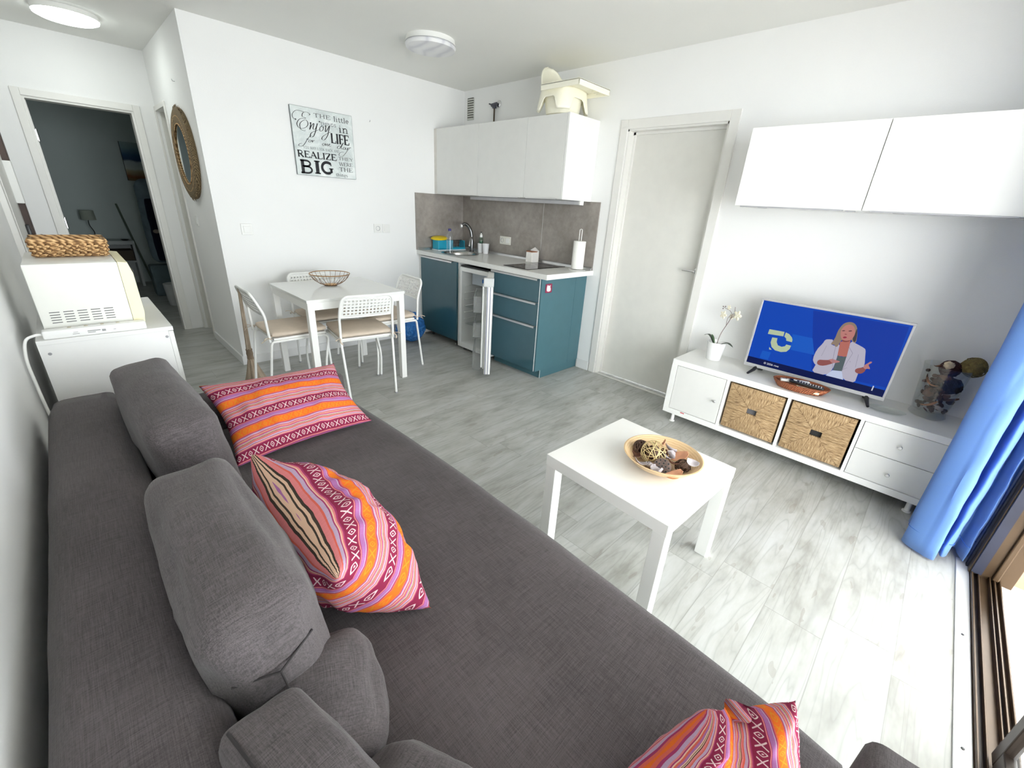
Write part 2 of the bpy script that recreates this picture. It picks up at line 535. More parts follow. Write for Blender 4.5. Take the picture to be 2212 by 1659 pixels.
def wicker(bm, c, r, n=16, tr=.0016, seed=0):
    rnd = random.Random(seed)
    c = Vector(c)
    for i in range(n):
        ax = Vector((rnd.gauss(0, 1), rnd.gauss(0, 1), rnd.gauss(0, 1))).normalized()
        u = ax.orthogonal().normalized(); v = ax.cross(u)
        h = rnd.uniform(-.45, .45) * r
        rr = math.sqrt(r * r - h * h)
        ph = rnd.uniform(0, 6.28); wob = rnd.uniform(.02, .10)
        pts = []
        for k in range(26):
            a = 2 * PI * k / 26
            q = ax * (h + math.sin(a * 2 + ph) * wob * r) + (u * math.cos(a) + v * math.sin(a)) * rr
            pts.append(c + q.normalized() * r * (1 + .03 * math.sin(3 * a + ph)))
        tube(bm, pts, tr, 5, closed=True)
    return bm
def pillow(name, P, thick, mat, nrm=None, nu=40, nv=28, seed=0, pinch=.07, wr=.006, sag=0, crease=None, voff=0):
    """P: 4 corners (00,10,11,01) around the seam; sewn square cushion with pointed corners"""
    P = [Vector(p) for p in P]
    org = sum(P, Vector()) / 4
    n = (P[2] - P[0]).cross(P[3] - P[1]).normalized()
    if nrm is not None and n.dot(Vector(nrm)) < 0: n = -n
    bm = bmesh.new()
    uvl = bm.loops.layers.uv.new('UVMap')
    grids = []
    for side in (1, -1):
        g = []
        for j in range(nv + 1):
            row = []
            for i in range(nu + 1):
                u = i / nu; v = j / nv
                su = math.sin(PI * v) * pinch * (1 - 2 * u)
                sv = math.sin(PI * u) * pinch * (1 - 2 * v)
                uu, vv = u + su * (1 - math.sin(PI * u) * .6), v + sv * (1 - math.sin(PI * v) * .6)
                q = P[0] * (1 - uu) * (1 - vv) + P[1] * uu * (1 - vv) + P[2] * uu * vv + P[3] * (1 - uu) * vv
                h = (max(0, math.sin(PI * u)) ** .48) * (max(0, math.sin(PI * v)) ** .48)
                ed = min(u, 1 - u, v, 1 - v)
                k = noise.noise(Vector((u * 5 + seed, v * 3.3, side * 3.1))) * wr * 2 + noise.noise(Vector((u * 14 + seed, v * 9, side * 7))) * wr
                k *= min(1, ed * 8)
                d = side * (thick / 2) * h + k
                if crease: d += crease(u, v) * side
                row.append((q + n * d + Vector((0, 0, -sag * h)), (u, v)))
            g.append(row)
        grids.append(g)
    vs = {}
    def V(s, j, i):
        edge = i in (0, nu) or j in (0, nv)
        key = (0 if edge else s, j, i)
        if key not in vs: vs[key] = bm.verts.new(grids[s][j][i][0] - org)
        return vs[key]
    for s in (0, 1):
        for j in range(nv):
            for i in range(nu):
                idx = [(j, i), (j, i + 1), (j + 1, i + 1), (j + 1, i)]
                if s: idx = idx[::-1]
                try: f = bm.faces.new([V(s, a, b) for a, b in idx])
                except ValueError: continue
                for lp, (a, b) in zip(f.loops, idx): lp[uvl].uv = (grids[s][a][b][1][0], grids[s][a][b][1][1] + voff)
    me = bpy.data.meshes.new(name)
    bm.to_mesh(me); bm.free()
    me.materials.append(mat)
    me.polygons.foreach_set('use_smooth', [True] * len(me.polygons))
    o = bpy.data.objects.new(name, me)
    COL.objects.link(o)
    o.location = org
    return o
def softbox(size, r=.04, bulge=.02, seg=14, seed=0, wr=.004, shear=None):
    """rounded, slightly puffed block centred on the origin, returned as bmesh"""
    bm = bmesh.new()
    bmesh.ops.create_cube(bm, size=2)
    bmesh.ops.subdivide_edges(bm, edges=bm.edges[:], cuts=seg, use_grid_fill=True)
    hx, hy, hz = [s / 2 for s in size]
    for v in bm.verts:
        c = v.co.copy()
        p = Vector((c.x * hx, c.y * hy, c.z * hz))
        q = Vector((max(-hx + r, min(hx - r, p.x)), max(-hy + r, min(hy - r, p.y)), max(-hz + r, min(hz - r, p.z))))
        d = p - q
        if d.length > 1e-9: p = q + d.normalized() * r
        cx, cy, cz = [math.cos(a * PI / 2) for a in (c.x, c.y, c.z)]
        p.x += (c.x / max(abs(c.x), 1e-6)) * bulge * cy * cz * (abs(c.x) > .98)
        p.y += (c.y / max(abs(c.y), 1e-6)) * bulge * cx * cz * (abs(c.y) > .98)
        p.z += (c.z / max(abs(c.z), 1e-6)) * bulge * cx * cy * (abs(c.z) > .98)
        k = noise.noise(Vector((p.x * 9 + seed, p.y * 6, p.z * 9))) * wr * 2 + noise.noise(Vector((p.x * 25, p.y * 18 + seed, p.z * 25))) * wr
        p += p.normalized() * k
        if shear: p = Vector(shear(p))
        v.co = p
    return bm

# ---------------------------------------------------------------- room shell
H = 2.432
XL, XC, YF, YW = -3.44, -2.373, 1.434, -4.50   # left wall, corridor wall, far wall, window wall
TH = .12
def S(name, bm, mat, parent=None, smooth=False, **k):
    o = build(name, bm, mat, parent, smooth=smooth, **k)
    if parent is None: o['kind'] = 'structure'
    return o
S('floor', bx(XL - TH, TH, -4.49, 4.75, -.1, 0), FLOOR)
S('ceiling', bx(XL - TH, TH + .12, -4.75, 4.75, H, H + .1), CEIL)
S('wall_left', bx(XL - TH, XL, -4.62, YF + TH, 0, H), WALL)
# right wall with the door recess
DY0, DY1 = -1.975, -2.720
b = B()
box(b, 0, TH, -1.9750, .12, 0, H); box(b, 0, TH, -4.75, DY1, 0, H); box(b, 0, TH, DY1, DY0, 1.975, H)
S('wall_right', b, WALL)
S('wall_back', bx(XC, 0, 0, .10, 0, H), WALL)
# corridor wall with the side door opening y .985..1.40
b = B()
box(b, XC, XC + .10, .10, .985, 0, H); box(b, XC, XC + .10, 1.395, YF, 0, H); box(b, XC, XC + .10, .985, 1.395, 1.985, H)
S('wall_corridor', b, WALL)
# far wall with the bedroom doorway x -3.2..-2.54
b = B()
box(b, XL, -3.20, YF, YF + TH, 0, H); box(b, -2.535, XC + .1, YF, YF + TH, 0, H); box(b, -3.20, -2.535, YF, YF + TH, 1.96, H)
S('wall_far', b, WALL)
# bedroom shell
b = B()
box(b, XL - TH - .1, XL - .1, YF + TH, 4.7, 0, H); box(b, -1.25, -1.13, YF + TH, 4.7, 0, H); box(b, XL - .2, -1.13, 4.6, 4.72, 0, H); box(b, XC + .1, -1.13, YF, YF + TH, 0, H)
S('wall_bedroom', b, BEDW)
# window wall: lintel, right pier, left pier
b = B()
box(b, -.66, .12, YW - .12, YW + .02, 0, H); box(b, XL, -3.28, YW - .12, YW, 0, H); box(b, -3.28, -.66, YW - .12, YW, 2.14, H)
S('wall_window', b, WALL)
# baseboards
BBW = simple('baseboard_white', (.80, .80, .80, 1), .4, var=.01)
def baseboard(name, *a): S(name, bx(*a, bev=.003), BBW)
baseboard('baseboard_back', XC - .012, -.64, -.012, 0, 0, .075)
baseboard('baseboard_corridor', XC - .012, XC, 0, .925, 0, .075)
baseboard('baseboard_left', XL, XL + .012, -1.0, .2, 0, .075)
baseboard('baseboard_right', -.012, 0, -1.905, -1.768, 0, .085)
baseboard('baseboard_window', -.012, 0, -4.45, -2.79, 0, .085)
# metal threshold strip and terrace
b = B(); box(b, -3.28, -.62, -4.49, -4.447, .0, .006, bev=.002)
thr = S('trim_1', b, simple('pale_aluminium_strip', (.8, .8, .8, 1), .4, .3, var=.02))
b = B()
for sx in (-1.174, -1.703, -2.25): lathe(b, [(.0045, 0), (.0045, .002), (0, .0025)], 12, Matrix.Translation((sx, -4.468, .006)))
build('screw', b, BLACK, thr)
def tilemat():
    t = NT('terrace_tile')
    br = t.n('ShaderNodeTexBrick')
    br.offset = 0
    br.inputs['Color1'].default_value = (.72, .68, .62, 1); br.inputs['Color2'].default_value = (.76, .72, .66, 1); br.inputs['Mortar'].default_value = (.4, .38, .35, 1)
    br.inputs['Scale'].default_value = 1; br.inputs['Mortar Size'].default_value = .006
    br.inputs['Brick Width'].default_value = .33; br.inputs['Row Height'].default_value = .33
    t.l(t.coord('Object'), br.inputs[0])
    t.base(br.outputs[0]); t.p(Roughness=.6)
    return t.m
b = B(); box(b, -6, 3, -9.5, -4.49, -.16, -.03)
S('floor_terrace', b, tilemat())
S('added_shade_slab', bx(-6, 3, -8.6, -4.75, 2.46, 2.6), CEIL)  # unseen slab, added to cut steep sky light on the floor near the window
b = B(); box(b, -.60, -.45, -6.2, -4.62, -.03, .05)
S('trim_2', b, simple('terrace_wood_trim', srgb(160, 128, 100), .6, var=.15, nscale=5))

# ---- doors
def casing(bm, axis, a0, a1, w_, z1, p, d):
    """door casing around an opening a0..a1; axis 'x' -> wall plane x=p, 'y' -> plane y=p ; d signed projection"""
    lo, hi = min(p, p + d), max(p, p + d)
    for (s0, s1, t0, t1) in ((a0 - w_, a0, 0, z1 + w_), (a1, a1 + w_, 0, z1 + w_), (a0, a1, z1, z1 + w_)):
        if axis == 'x': box(bm, lo, hi, s0, s1, t0, t1, bev=.003)
        else: box(bm, s0, s1, lo, hi, t0, t1, bev=.003)
d1 = thing('door_1', None, None, (0, 0, 0), kind='structure')
b = B(); casing(b, 'x', DY1, DY0, .063, 1.975, 0, -.012)
build('door_frame', b, FRAME_W, d1)
b = B()
box(b, 0, .12, DY0 - .012, DY0, 0, 1.975); box(b, 0, .12, DY1, DY1 + .012, 0, 1.975); box(b, 0, .12, DY1, DY0, 1.963, 1.975)
box(b, .066, .08, DY0 - .03, DY0 - .012, 0, 1.963); box(b, .066, .08, DY1 + .012, DY1 + .03, 0, 1.963); box(b, .066, .08, DY1 + .012, DY0 - .012, 1.945, 1.963)
build('door_jamb', b, FRAME_W, d1)
leaf = build('door_leaf', bx(.08, .118, DY1 + .014, DY0 - .014, .006, 1.955, bev=.002), LEAF_W, d1)
b = B(); tube(b, fillet([(.08, -2.69, 1.02), (.03, -2.69, 1.02), (.03, -2.595, 1.022)], .015), .008, 10)
lathe(b, [(.024, 0), (.024, .006), (.01, .01)], 20, Matrix.Translation((.08, -2.69, 1.02)) @ Matrix.Rotation(-PI / 2, 4, 'Y'), cap0=True, cap1=True)
build('door_handle', b, CHROME, leaf, smooth=True)
build('door_threshold', bx(-.004, .02, DY1, DY0, 0, .006, bev=.002), simple('threshold_strip', (.72, .71, .67, 1), .4, .2, var=.03), d1)
d2 = thing('door_2', None, None, (0, 0, 0), kind='structure')
b = B(); casing(b, 'y', -3.20, -2.535, .05, 1.96, YF, -.012)
build('door_frame', b, FRAME_W, d2)
b = B(); box(b, -3.20, -3.185, YF, YF + TH, 0, 1.96); box(b, -2.55, -2.535, YF, YF + TH, 0, 1.96); box(b, -3.185, -2.55, YF, YF + TH, 1.945, 1.96)
build('door_jamb', b, FRAME_W, d2)
leaf = build('door_leaf', bx(-3.22, -3.18, YF + TH + .01, YF + TH + .66, .01, 1.945, bev=.002), FRAME_W, d2)
b = B()
for hz in (1.70, 1.03, .25): tube(b, [(-3.178, YF + TH + .002, hz - .045), (-3.178, YF + TH + .002, hz + .045)], .009, 10); box(b, -3.186, -3.183, YF + .06, YF + TH, hz - .04, hz + .04)
build('hinge', b, CHROME, d2, smooth=True)
d3 = thing('door_3', None, None, (0, 0, 0), kind='structure')
b = B(); casing(b, 'x', .985, 1.395, .038, 1.985, XC, -.012)
build('door_frame', b, FRAME_W, d3)
build('door_leaf', bx(XC + .21, XC + .25, .90, 1.40, .005, 1.985), LEAF_W, d3)
b = B(); box(b, XC + .02, XC + .21, 1.38, 1.395, 0, 1.985); box(b, XC + .02, XC + .21, .985, .997, 0, 1.985); box(b, XC + .1, XC + .21, .985, 1.395, 1.975, 1.985)
build('door_jamb', b, LEAF_W, d3)
b = B(); box(b, XC + .004, XC + .012, .982, .986, 1.42, 1.52)
build('strike_plate', b, BLACK, d3)
# entrance door in the left corridor wall, seen edge-on
d4 = thing('door_4', None, None, (0, 0, 0), kind='structure')
build('door_frame', bx(XL, XL + .03, .15, .24, 0, 2.06, bev=.003), FRAME_W, d4)
DW = simple('dark_wood', srgb(66, 48, 40), .5, var=.25, nscale=9)
leaf4 = build('door_leaf', bx(XL, XL + .035, .24, 1.06, .005, 2.03, bev=.003), FRAME_W, d4)
build('door_edge_strip', bx(XL + .002, XL + .070, 1.06, 1.22, 0, 2.06, bev=.004), DW, d4)
build('lock_box', bx(XL + .035, XL + .078, .92, 1.06, 1.20, 1.48, bev=.004), WHITE, leaf4)
b = B(); box(b, XL + .035, XL + .055, .95, 1.02, .93, 1.05, bev=.003); tube(b, fillet([(XL + .045, .98, .97), (XL + .095, .98, .97), (XL + .10, 1.10, .965)], .02), .009, 8)
build('door_handle', b, BLACK, leaf4, smooth=True)

# ---- sliding window
w1 = thing('window_1', None, None, (0, 0, 0), kind='structure')
b = B()
box(b, -.705, -.66, -4.62, -4.485, 0, 2.12, bev=.003); box(b, -3.29, -3.25, -4.62, -4.49, 0, 2.12, bev=.003); box(b, -3.25, -.705, -4.62, -4.49, 2.08, 2.12)
build('window_frame', b, BRONZE, w1)
b = B()
for y0, y1 in ((-4.497, -4.492), (-4.516, -4.512), (-4.551, -4.547), (-4.566, -4.561), (-4.583, -4.578)): box(b, -3.25, -.705, y0, y1, 0, .022, bev=.001, seg=1)
box(b, -3.25, -.705, -4.585, -4.49, 0, .004)
build('floor_track', b, BRONZE, w1)
b = B(); box(b, -3.25, -.705, -4.512, -4.497, .004, .006); box(b, -3.25, -.705, -4.561, -4.551, .004, .006)
build('track_groove', b, BRONZE_D, w1)
b = B(); box(b, -.72, -.705, -4.522, -4.49, .02, 2.1); box(b, -.665, -.64, -4.50, -4.478, .0, 2.1)
build('gasket', b, NAVY, w1)
b = B(); box(b, -.722, -.705, -4.575, -4.555, .02, 2.08, bev=.004)
build('frame_lip', b, BRONZE, w1)
b = B(); box(b, -.735, -.722, -4.572, -4.56, .30, .36, bev=.002); box(b, -.74, -.722, -4.575, -4.557, .318, .328, bev=.002)
build('latch', b, ALU, w1)
for k, (x0, x1, yy) in enumerate(((-2.50, -1.676, -4.533), (-3.25, -2.44, -4.575))):
    sp = build('sliding_frame', box(box(box(bx(x1 - .045, x1, yy - .013, yy + .013, .024, 2.08, bev=.003), x0, x0 + .045, yy - .013, yy + .013, .024, 2.08, bev=.003), x0 + .045, x1 - .045, yy - .013, yy + .013, .024, .09, bev=.003), x0 + .045, x1 - .045, yy - .013, yy + .013, 2.02, 2.08, bev=.003), BRONZE_D, w1)
    build('glass_pane', bx(x0 + .045, x1 - .045, yy - .003, yy + .003, .09, 2.02), glass('window_glass', (.97, .985, .98, 1)), sp)

# ---------------------------------------------------------------- curtain
cp = [(-.02, -4.40), (-.10, -4.35), (-.17, -4.43), (-.26, -4.35), (-.33, -4.44), (-.42, -4.345), (-.50, -4.262), (-.555, -4.305), (-.62, -4.275), (-.688, -4.250), (-.732, -4.30), (-.746, -4.362), (-.70, -4.376), (-.63, -4.366),
      (-.655, -4.386), (-.722, -4.392), (-.705, -4.408), (-.64, -4.408), (-.598, -4.425), (-.64, -4.434), (-.682, -4.452), (-.65, -4.466), (-.605, -4.474), (-.59, -4.488)]
cps = smoothpts([(x, y, 0) for x, y in cp], 7)
b = B()
rows = []
for j in range(41):
    z = .012 + (2.30 - .012) * j / 40
    g = z / 2.3
    row = []
    for i, p in enumerate(cps):
        s_ = i / len(cps)
        dx = .012 * math.sin(z * 3.1 + s_ * 9) * (1 - g * .5) + .004 * noise.noise(Vector((s_ * 12, z * 7, 0)))
        dy = .008 * math.sin(z * 2.3 + s_ * 13) + .006 * noise.noise(Vector((s_ * 16, z * 9, 4)))
        if s_ < .45: dy *= .3; dx *= .3
        row.append(b.verts.new((p.x * (1 - .02 * g) + dx, min(p.y + dy, -4.205), z + (.012 * math.sin(s_ * 11) if j == 0 else 0) + .012)))
    rows.append(row)
for r0, r1 in zip(rows, rows[1:]):
    for i in range(len(r0) - 1): b.faces.new((r0[i], r0[i + 1], r1[i + 1], r1[i]))
cu = thing('curtain', 'bright blue curtain hanging in folds beside the balcony door', 'curtain', (0, 0, 0))
co = build('cloth', b, CURT, cu, smooth=True)
sm = co.modifiers.new('s', 'SOLIDIFY'); sm.thickness = .0015
b = B(); tube(b, [(p.x, min(p.y, -4.21), .105) for p in cps[55:]], .0012, 5)
build('hem_seam', b, simple('curtain_thread', srgb(48, 100, 190), .8), cu)
b = B(); tube(b, [(-.01, -4.41, 2.345), (-3.3, -4.41, 2.345)], .011, 12)
build('curtain_rail', b, WHITE, cu, smooth=True)

# ---------------------------------------------------------------- sofa
sofa = thing('sofa', 'charcoal fabric sofa bed along the left wall', 'sofa', (-2.9, -3.1, 0))
def W2(bm, o=(-2.9, -3.1, 0)):
    bmesh.ops.translate(bm, verts=bm.verts[:], vec=-Vector(o)); return bm
b = softbox((.86, 2.16, .26), r=.035, bulge=.012, seg=22, wr=.002)
for v in b.verts:
    if v.co.x > .2: v.co.x += .035 * math.cos(v.co.y / 1.08 * PI / 2) * (v.co.x / .43)
bmesh.ops.translate(b, verts=b.verts[:], vec=(-2.80, -3.09, .315))
build('seat', W2(b), SOFA, sofa, smooth=True)
b = softbox((.205, 2.60, .54), r=.05, bulge=.01, seg=20, seed=3, wr=.003)
bmesh.ops.translate(b, verts=b.verts[:], vec=(-3.300, -3.13, .375))
build('backrest', W2(b), SOFA, sofa, smooth=True)
b = softbox((.99, .15, .45), r=.05, bulge=.006, seg=14, seed=5, wr=.002)
bmesh.ops.translate(b, verts=b.verts[:], vec=(-2.86, -1.955, .345))
build('armrest', W2(b), SOFA, sofa, smooth=True)
b = softbox((.94, .17, .49), r=.035, bulge=.004, seg=14, seed=6, wr=.002)
bmesh.ops.translate(b, verts=b.verts[:], vec=(-2.915, -4.225, .380))
build('armrest', W2(b), SOFA, sofa, smooth=True)
b = bx(-3.36, -2.40, -4.28, -1.92, .03, .19, bev=.01)
build('base', W2(b), SOFA, sofa)
for sx in (-3.32, -2.46):
    for sy in (-4.22, -1.98):
        b = lathe(B(), [(.02, 0), (.025, .03)], 14, Matrix.Translation((sx, sy, 0)), cap0=True, cap1=True)
        build('leg', W2(b), BLACK, sofa)

def softcushion(name, label, cat, size, loc, rot, seed, group, r=.06, bulge=.035, wr=.01, shear=None, seams=None):
    bm = softbox(size, r=r, bulge=bulge, seg=18, seed=seed, wr=wr, shear=shear)
    root = thing(name, label, cat, loc, 0, group)
    root.rotation_euler = rot
    build('cover', bm, SOFA_C, root, smooth=True)
    if seams:
        for pts in seams:
            build('seam', tube(B(), pts, .0022, 6), simple('dark_seam_thread', srgb(40, 37, 38), .9), root)
    return root
GC = 'grey back cushions of the sofa'
softcushion('back_cushion', 'grey back cushion standing at the far end of the sofa, beside the white cabinet', 'cushion', (.17, .64, .32), (-3.10, -2.335, .628), (0, math.radians(-7), math.radians(3)), 1, GC, r=.03, bulge=.022, wr=.005,
            seams=[[(-.065, -.322, .02), (0, -.350, .025), (.065, -.322, .02)], [(0, -.350, .025), (0, -.348, -.09)]])
softcushion('back_cushion', 'grey back cushion in the middle of the sofa, behind the leaning striped pillow', 'cushion', (.175, .56, .30), (-3.118, -3.12, .616), (0, math.radians(-7), math.radians(0)), 2, GC, r=.045, bulge=.028, wr=.006,
            seams=[[(-.065, -.285, .045), (0, -.312, .04), (.065, -.285, .05)], [(0, -.312, .04), (0, -.312, -.05)]])
softcushion('back_cushion', 'flat dark grey cushion half hidden below the middle back cushion', 'cushion', (.19, .22, .14), (-3.075, -3.44, .515), (math.radians(4), math.radians(10), math.radians(-18)), 3, GC, r=.04, bulge=.02, wr=.005)
softcushion('back_cushion', 'grey cushion tilted on its edge at the near end of the sofa', 'cushion', (.12, .34, .21), (-3.150, -3.640, .575), (math.radians(-4), math.radians(10), math.radians(10)), 4, GC, r=.022, bulge=.015, wr=.005,
            seams=[[(-.05, -.15, .108), (-.052, 0, .120), (-.05, .15, .108)]])
softcushion('back_cushion', 'brownish grey cushion at the bottom edge, nearest the camera', 'cushion', (.15, .28, .14), (-3.025, -3.745, .515), (math.radians(5), math.radians(20), math.radians(25)), 5, GC, r=.04, bulge=.02, wr=.005)

GP = 'striped pillows on the sofa'
o = pillow('striped_pillow', [(-2.965, -2.43, .468), (-2.43, -2.40, .468), (-2.45, -2.10, .655), (-2.975, -2.075, .665)], .13, STRIPE, nrm=(0, -.5, 1), seed=1, pinch=.05, sag=.0, nu=56, nv=40)
tag(o, 'striped pillow lying against the far armrest of the sofa', 'pillow', GP)
o = pillow('striped_pillow', [(-2.785, -3.37, .468), (-2.86, -2.88, .462), (-2.985, -2.80, .715), (-2.990, -3.36, .710)], .27, STRIPE, nrm=(1, 0, .5), voff=-.075, wr=.009, seed=4, pinch=.06, nu=56, nv=40)
tag(o, 'striped pillow standing up against the middle grey cushion', 'pillow', GP)
o = pillow('striped_pillow', [(-2.535, -4.045, .665), (-2.63, -4.130, .465), (-2.93, -3.83, .455), (-2.625, -3.945, .620)], .21, STRIPE, nrm=(0, 0, 1), seed=9, pinch=.05, wr=.009, nu=56, nv=40,
           crease=lambda u, v: -.06 * math.exp(-((v - .55) / .13) ** 2) * max(0, .75 - u) * 1.2)
tag(o, 'striped pillow with a folded top, at the near end of the sofa', 'pillow', GP)

# ---------------------------------------------------------------- coffee table
def legbox(x0, x1, y0, y1, z0, z1, bev=.002): return bx(x0, x1, y0, y1, z0, z1, bev=bev)
ct = thing('coffee_table', 'low square white side table standing in front of the sofa', 'table', (-1.7416, -3.3584, 0), -.0444)
build('tabletop', bx(-.275, .275, -.275, .275, .40, .45, bev=.0015), WHITE, ct)
for sx in (-1, 1):
    for sy in (-1, 1):
        build('leg', legbox(min(sx * .2735, sx * .2235), max(sx * .2735, sx * .2235), min(sy * .2735, sy * .2235), max(sy * .2735, sy * .2235), 0, .40), WHITE, ct)
prof = [(.0, .004), (.055, .004), (.085, .012), (.125, .036), (.150, .064), (.153, .066), (.148, .067), (.120, .044), (.085, .020), (.05, .012), (0, .011)]
bw = build('wooden_bowl', lathe(B(), prof, 64), BAMBOO, loc=(-1.722, -3.432, .4485), smooth=True)
tag(bw, 'shallow round pale wooden bowl holding dried decorations on the white side table', 'bowl')
BC = Vector((-1.722, -3.432, .4485))
def wb(dx, dy, dz, r, mat, label, n, tr, seed, core=None):
    rt_ = thing('wicker_ball', label, 'decorative ball', BC + Vector((dx, dy, dz)), 0, 'dried decorations in the wooden bowl')
    build('vine_strands', wicker(B(), (0, 0, 0), r, n, tr, seed), mat, rt_, smooth=True)
    if core: build('inner_shade', ball(B(), (0, 0, 0), r * .62), core, rt_, smooth=True)  # solid dark ball stands in for the shade inside the airy strands
wb(-.018, .032, .062, .048, TWIG_L, 'large wicker ball of pale twigs in the wooden bowl', 15, .0013, 3, TWIG_D)
wb(-.012, .090, .056, .030, TWIG_D, 'dark twig ball behind the large wicker ball in the wooden bowl', 22, .0018, 5, TWIG_D)
wb(.012, -.082, .040, .029, TWIG_D, 'small brown twig ball at the right side of the wooden bowl', 22, .0014, 8, TWIG_D)
# lotus pod
lp = thing('lotus_pod', 'dried brown lotus pod with round holes lying in the wooden bowl', 'dried pod', BC + Vector((-.058, -.030, .040)))
lp.rotation_euler = (math.radians(10), math.radians(-38), 0)
b = lathe(B(), [(.006, -.03), (.012, -.018), (.026, -.002), (.034, .010), (.0335, .014), (.031, .0155), (0, .0145)], 28)
build('pod', b, simple('pod_skin', srgb(96, 78, 72), .8, var=.2, nscale=40), lp, smooth=True)
b = B()
for k in range(15):
    rr = 0 if k == 0 else (.013 if k < 6 else .025)
    a = 0 if k == 0 else (k * 1.256 if k < 6 else (k - 6) * .698)
    lathe(b, [(.0042, 0), (0, .0004)], 10, Matrix.Translation((rr * math.cos(a), rr * math.sin(a), .0158)))
build('seed_hole', b, DARK, lp)
b = B()
for k in range(15):
    rr = 0 if k == 0 else (.013 if k < 6 else .025)
    a = 0 if k == 0 else (k * 1.256 if k < 6 else (k - 6) * .698)
    tube(b, [(rr * math.cos(a) + .0047 * math.cos(t), rr * math.sin(a) + .0047 * math.sin(t), .0162) for t in [2 * PI * q / 10 for q in range(10)]], .0008, 5, closed=True)
build('hole_rim', b, simple('pod_rim', srgb(120, 104, 98), .8), lp, smooth=True)
def curl(name, label, loc, rot, L, wd, turn, mat, group, grp_cat='dried petal'):
    b = B()
    rows = []
    for i in range(17):
        t = i / 16
        a = turn * (t - .5)
        R_ = L / max(abs(turn), .3)
        c = Vector((R_ * math.sin(a), 0, R_ * (1 - math.cos(a))))
        wdt = wd * math.sin(PI * (.12 + .82 * t)) ** .7
        rows.append([b.verts.new(c + Vector((0, wdt * s_, .3 * wdt * s_ * s_)) ) for s_ in (-1, -.5, 0, .5, 1)])
    for r0, r1 in zip(rows, rows[1:]):
        for i in range(4): b.faces.new((r0[i], r0[i + 1], r1[i + 1], r1[i]))
    o = build(name, b, mat, loc=loc, rot=rot, smooth=True)
    s_ = o.modifiers.new('s', 'SOLIDIFY'); s_.thickness = .0012
    return tag(o, label, grp_cat, group)
GD = 'curled dried petals in the wooden bowl'
PL = [(-.105, .040, .040, .3, -.3, 2.2, .05, .014, 2.4, PETAL_G, 'pale grey curled petal at the left side of the wooden bowl'),
      (-.085, .005, .030, .2, .4, .6, .055, .014, 3.0, PETAL_G, 'grey curled petal in front of the large wicker ball'),
      (-.098, -.035, .038, -.5, .2, 1.2, .06, .013, 3.4, PETAL_G, 'looped grey petal at the near edge of the wooden bowl'),
      (-.070, -.085, .034, .1, -.2, -.4, .06, .016, 1.6, PETAL_O, 'peach petal lying beside the lotus pod at the near edge of the bowl'),
      (.020, -.020, .056, .6, .3, .3, .055, .015, 2.5, PETAL_G, 'light grey petal just right of the large wicker ball'),
      (.055, .000, .062, .9, -.2, 1.5, .045, .014, 1.8, PETAL_G, 'whitish petal standing up at the back of the wooden bowl'),
      (.050, .040, .050, .5, .5, 2.4, .07, .018, 1.9, PETAL_O, 'peach petal behind the large wicker ball'),
      (.060, -.045, .045, .3, -.4, -.9, .06, .018, 1.5, PETAL_O, 'peach petal at the right rim inside the wooden bowl'),
      (.028, -.108, .062, .5, .1, -1.2, .04, .012, 1.9, PETAL_G, 'grey petal resting on the small twig ball'),
      (-.055, .080, .036, -.2, .1, .8, .05, .014, 1.5, PETAL_B, 'brown petal at the left rim inside the wooden bowl'),
      (-.010, -.052, .046, .4, -.1, 2.0, .045, .014, 2.6, PETAL_B, 'brown curled petal between the lotus pod and the small twig ball'),
      (.030, .015, .044, .2, .2, .2, .05, .016, 2.0, PETAL_B, 'dark brown petal tucked behind the large wicker ball on its right'),
      (.000, -.020, .050, -.4, .3, -.6, .04, .013, 2.8, PETAL_G, 'pale petal touching the lotus pod from behind')]
for dx, dy, dz, a, b_, c_, L, wd, tn, mt, lb in PL:
    curl('dried_petal', lb, BC + Vector((dx, dy, dz)), (a, b_, c_), L * 1.35, wd * 1.35, tn, mt, GD)

# ---------------------------------------------------------------- TV bench (four-cell shelf)
KX, KY, KL = -.3918, -2.8486, 1.47
kz0, kz1 = .0702, .4723
tb = thing('tv_bench', 'long low white shelf unit under the television', 'tv bench', (KX / 2, KY - KL / 2, 0))
def WK(bm): return W2(bm, (KX / 2, KY - KL / 2, 0))
b = B()
box(b, KX, 0, KY - KL, KY, kz1 - .038, kz1, bev=.0012); box(b, KX, 0, KY - KL, KY, kz0, kz0 + .038, bev=.0012)
box(b, KX, 0, KY - .038, KY, kz0 + .038, kz1 - .038); box(b, KX, 0, KY - KL, KY - KL + .038, kz0 + .038, kz1 - .038)
cw = (KL - .076 - .048) / 4
cells = []
for k in range(4):
    y1 = KY - .038 - k * (cw + .016)
    cells.append((y1 - cw, y1))
    if k: box(b, KX + .001, 0, y1, y1 + .016, kz0 + .038, kz1 - .038)
box(b, -.012, -.002, KY - KL + .03, KY - .03, kz0 + .03, kz1 - .03)
build('body', WK(b), WHITE, tb)
zi0, zi1 = kz0 + .038, kz1 - .038
dr = build('door', WK(bx(KX + .004, KX + .02, cells[0][0] + .003, cells[0][1] - .003, zi0 + .003, zi1 - .003, bev=.001)), CAB_GREY, tb)
def knob(parent, y, z, f=WK):
    b = lathe(B(), [(.004, 0), (.004, .012), (.009, .015), (.010, .021), (.007, .025), (0, .026)], 16, Matrix.Translation((KX + .004, y, z)) @ Matrix.Rotation(-PI / 2, 4, 'Y'))
    build('knob', f(b), ALU, parent, smooth=True)
knob(dr, -3.182, .269)
zm = .271
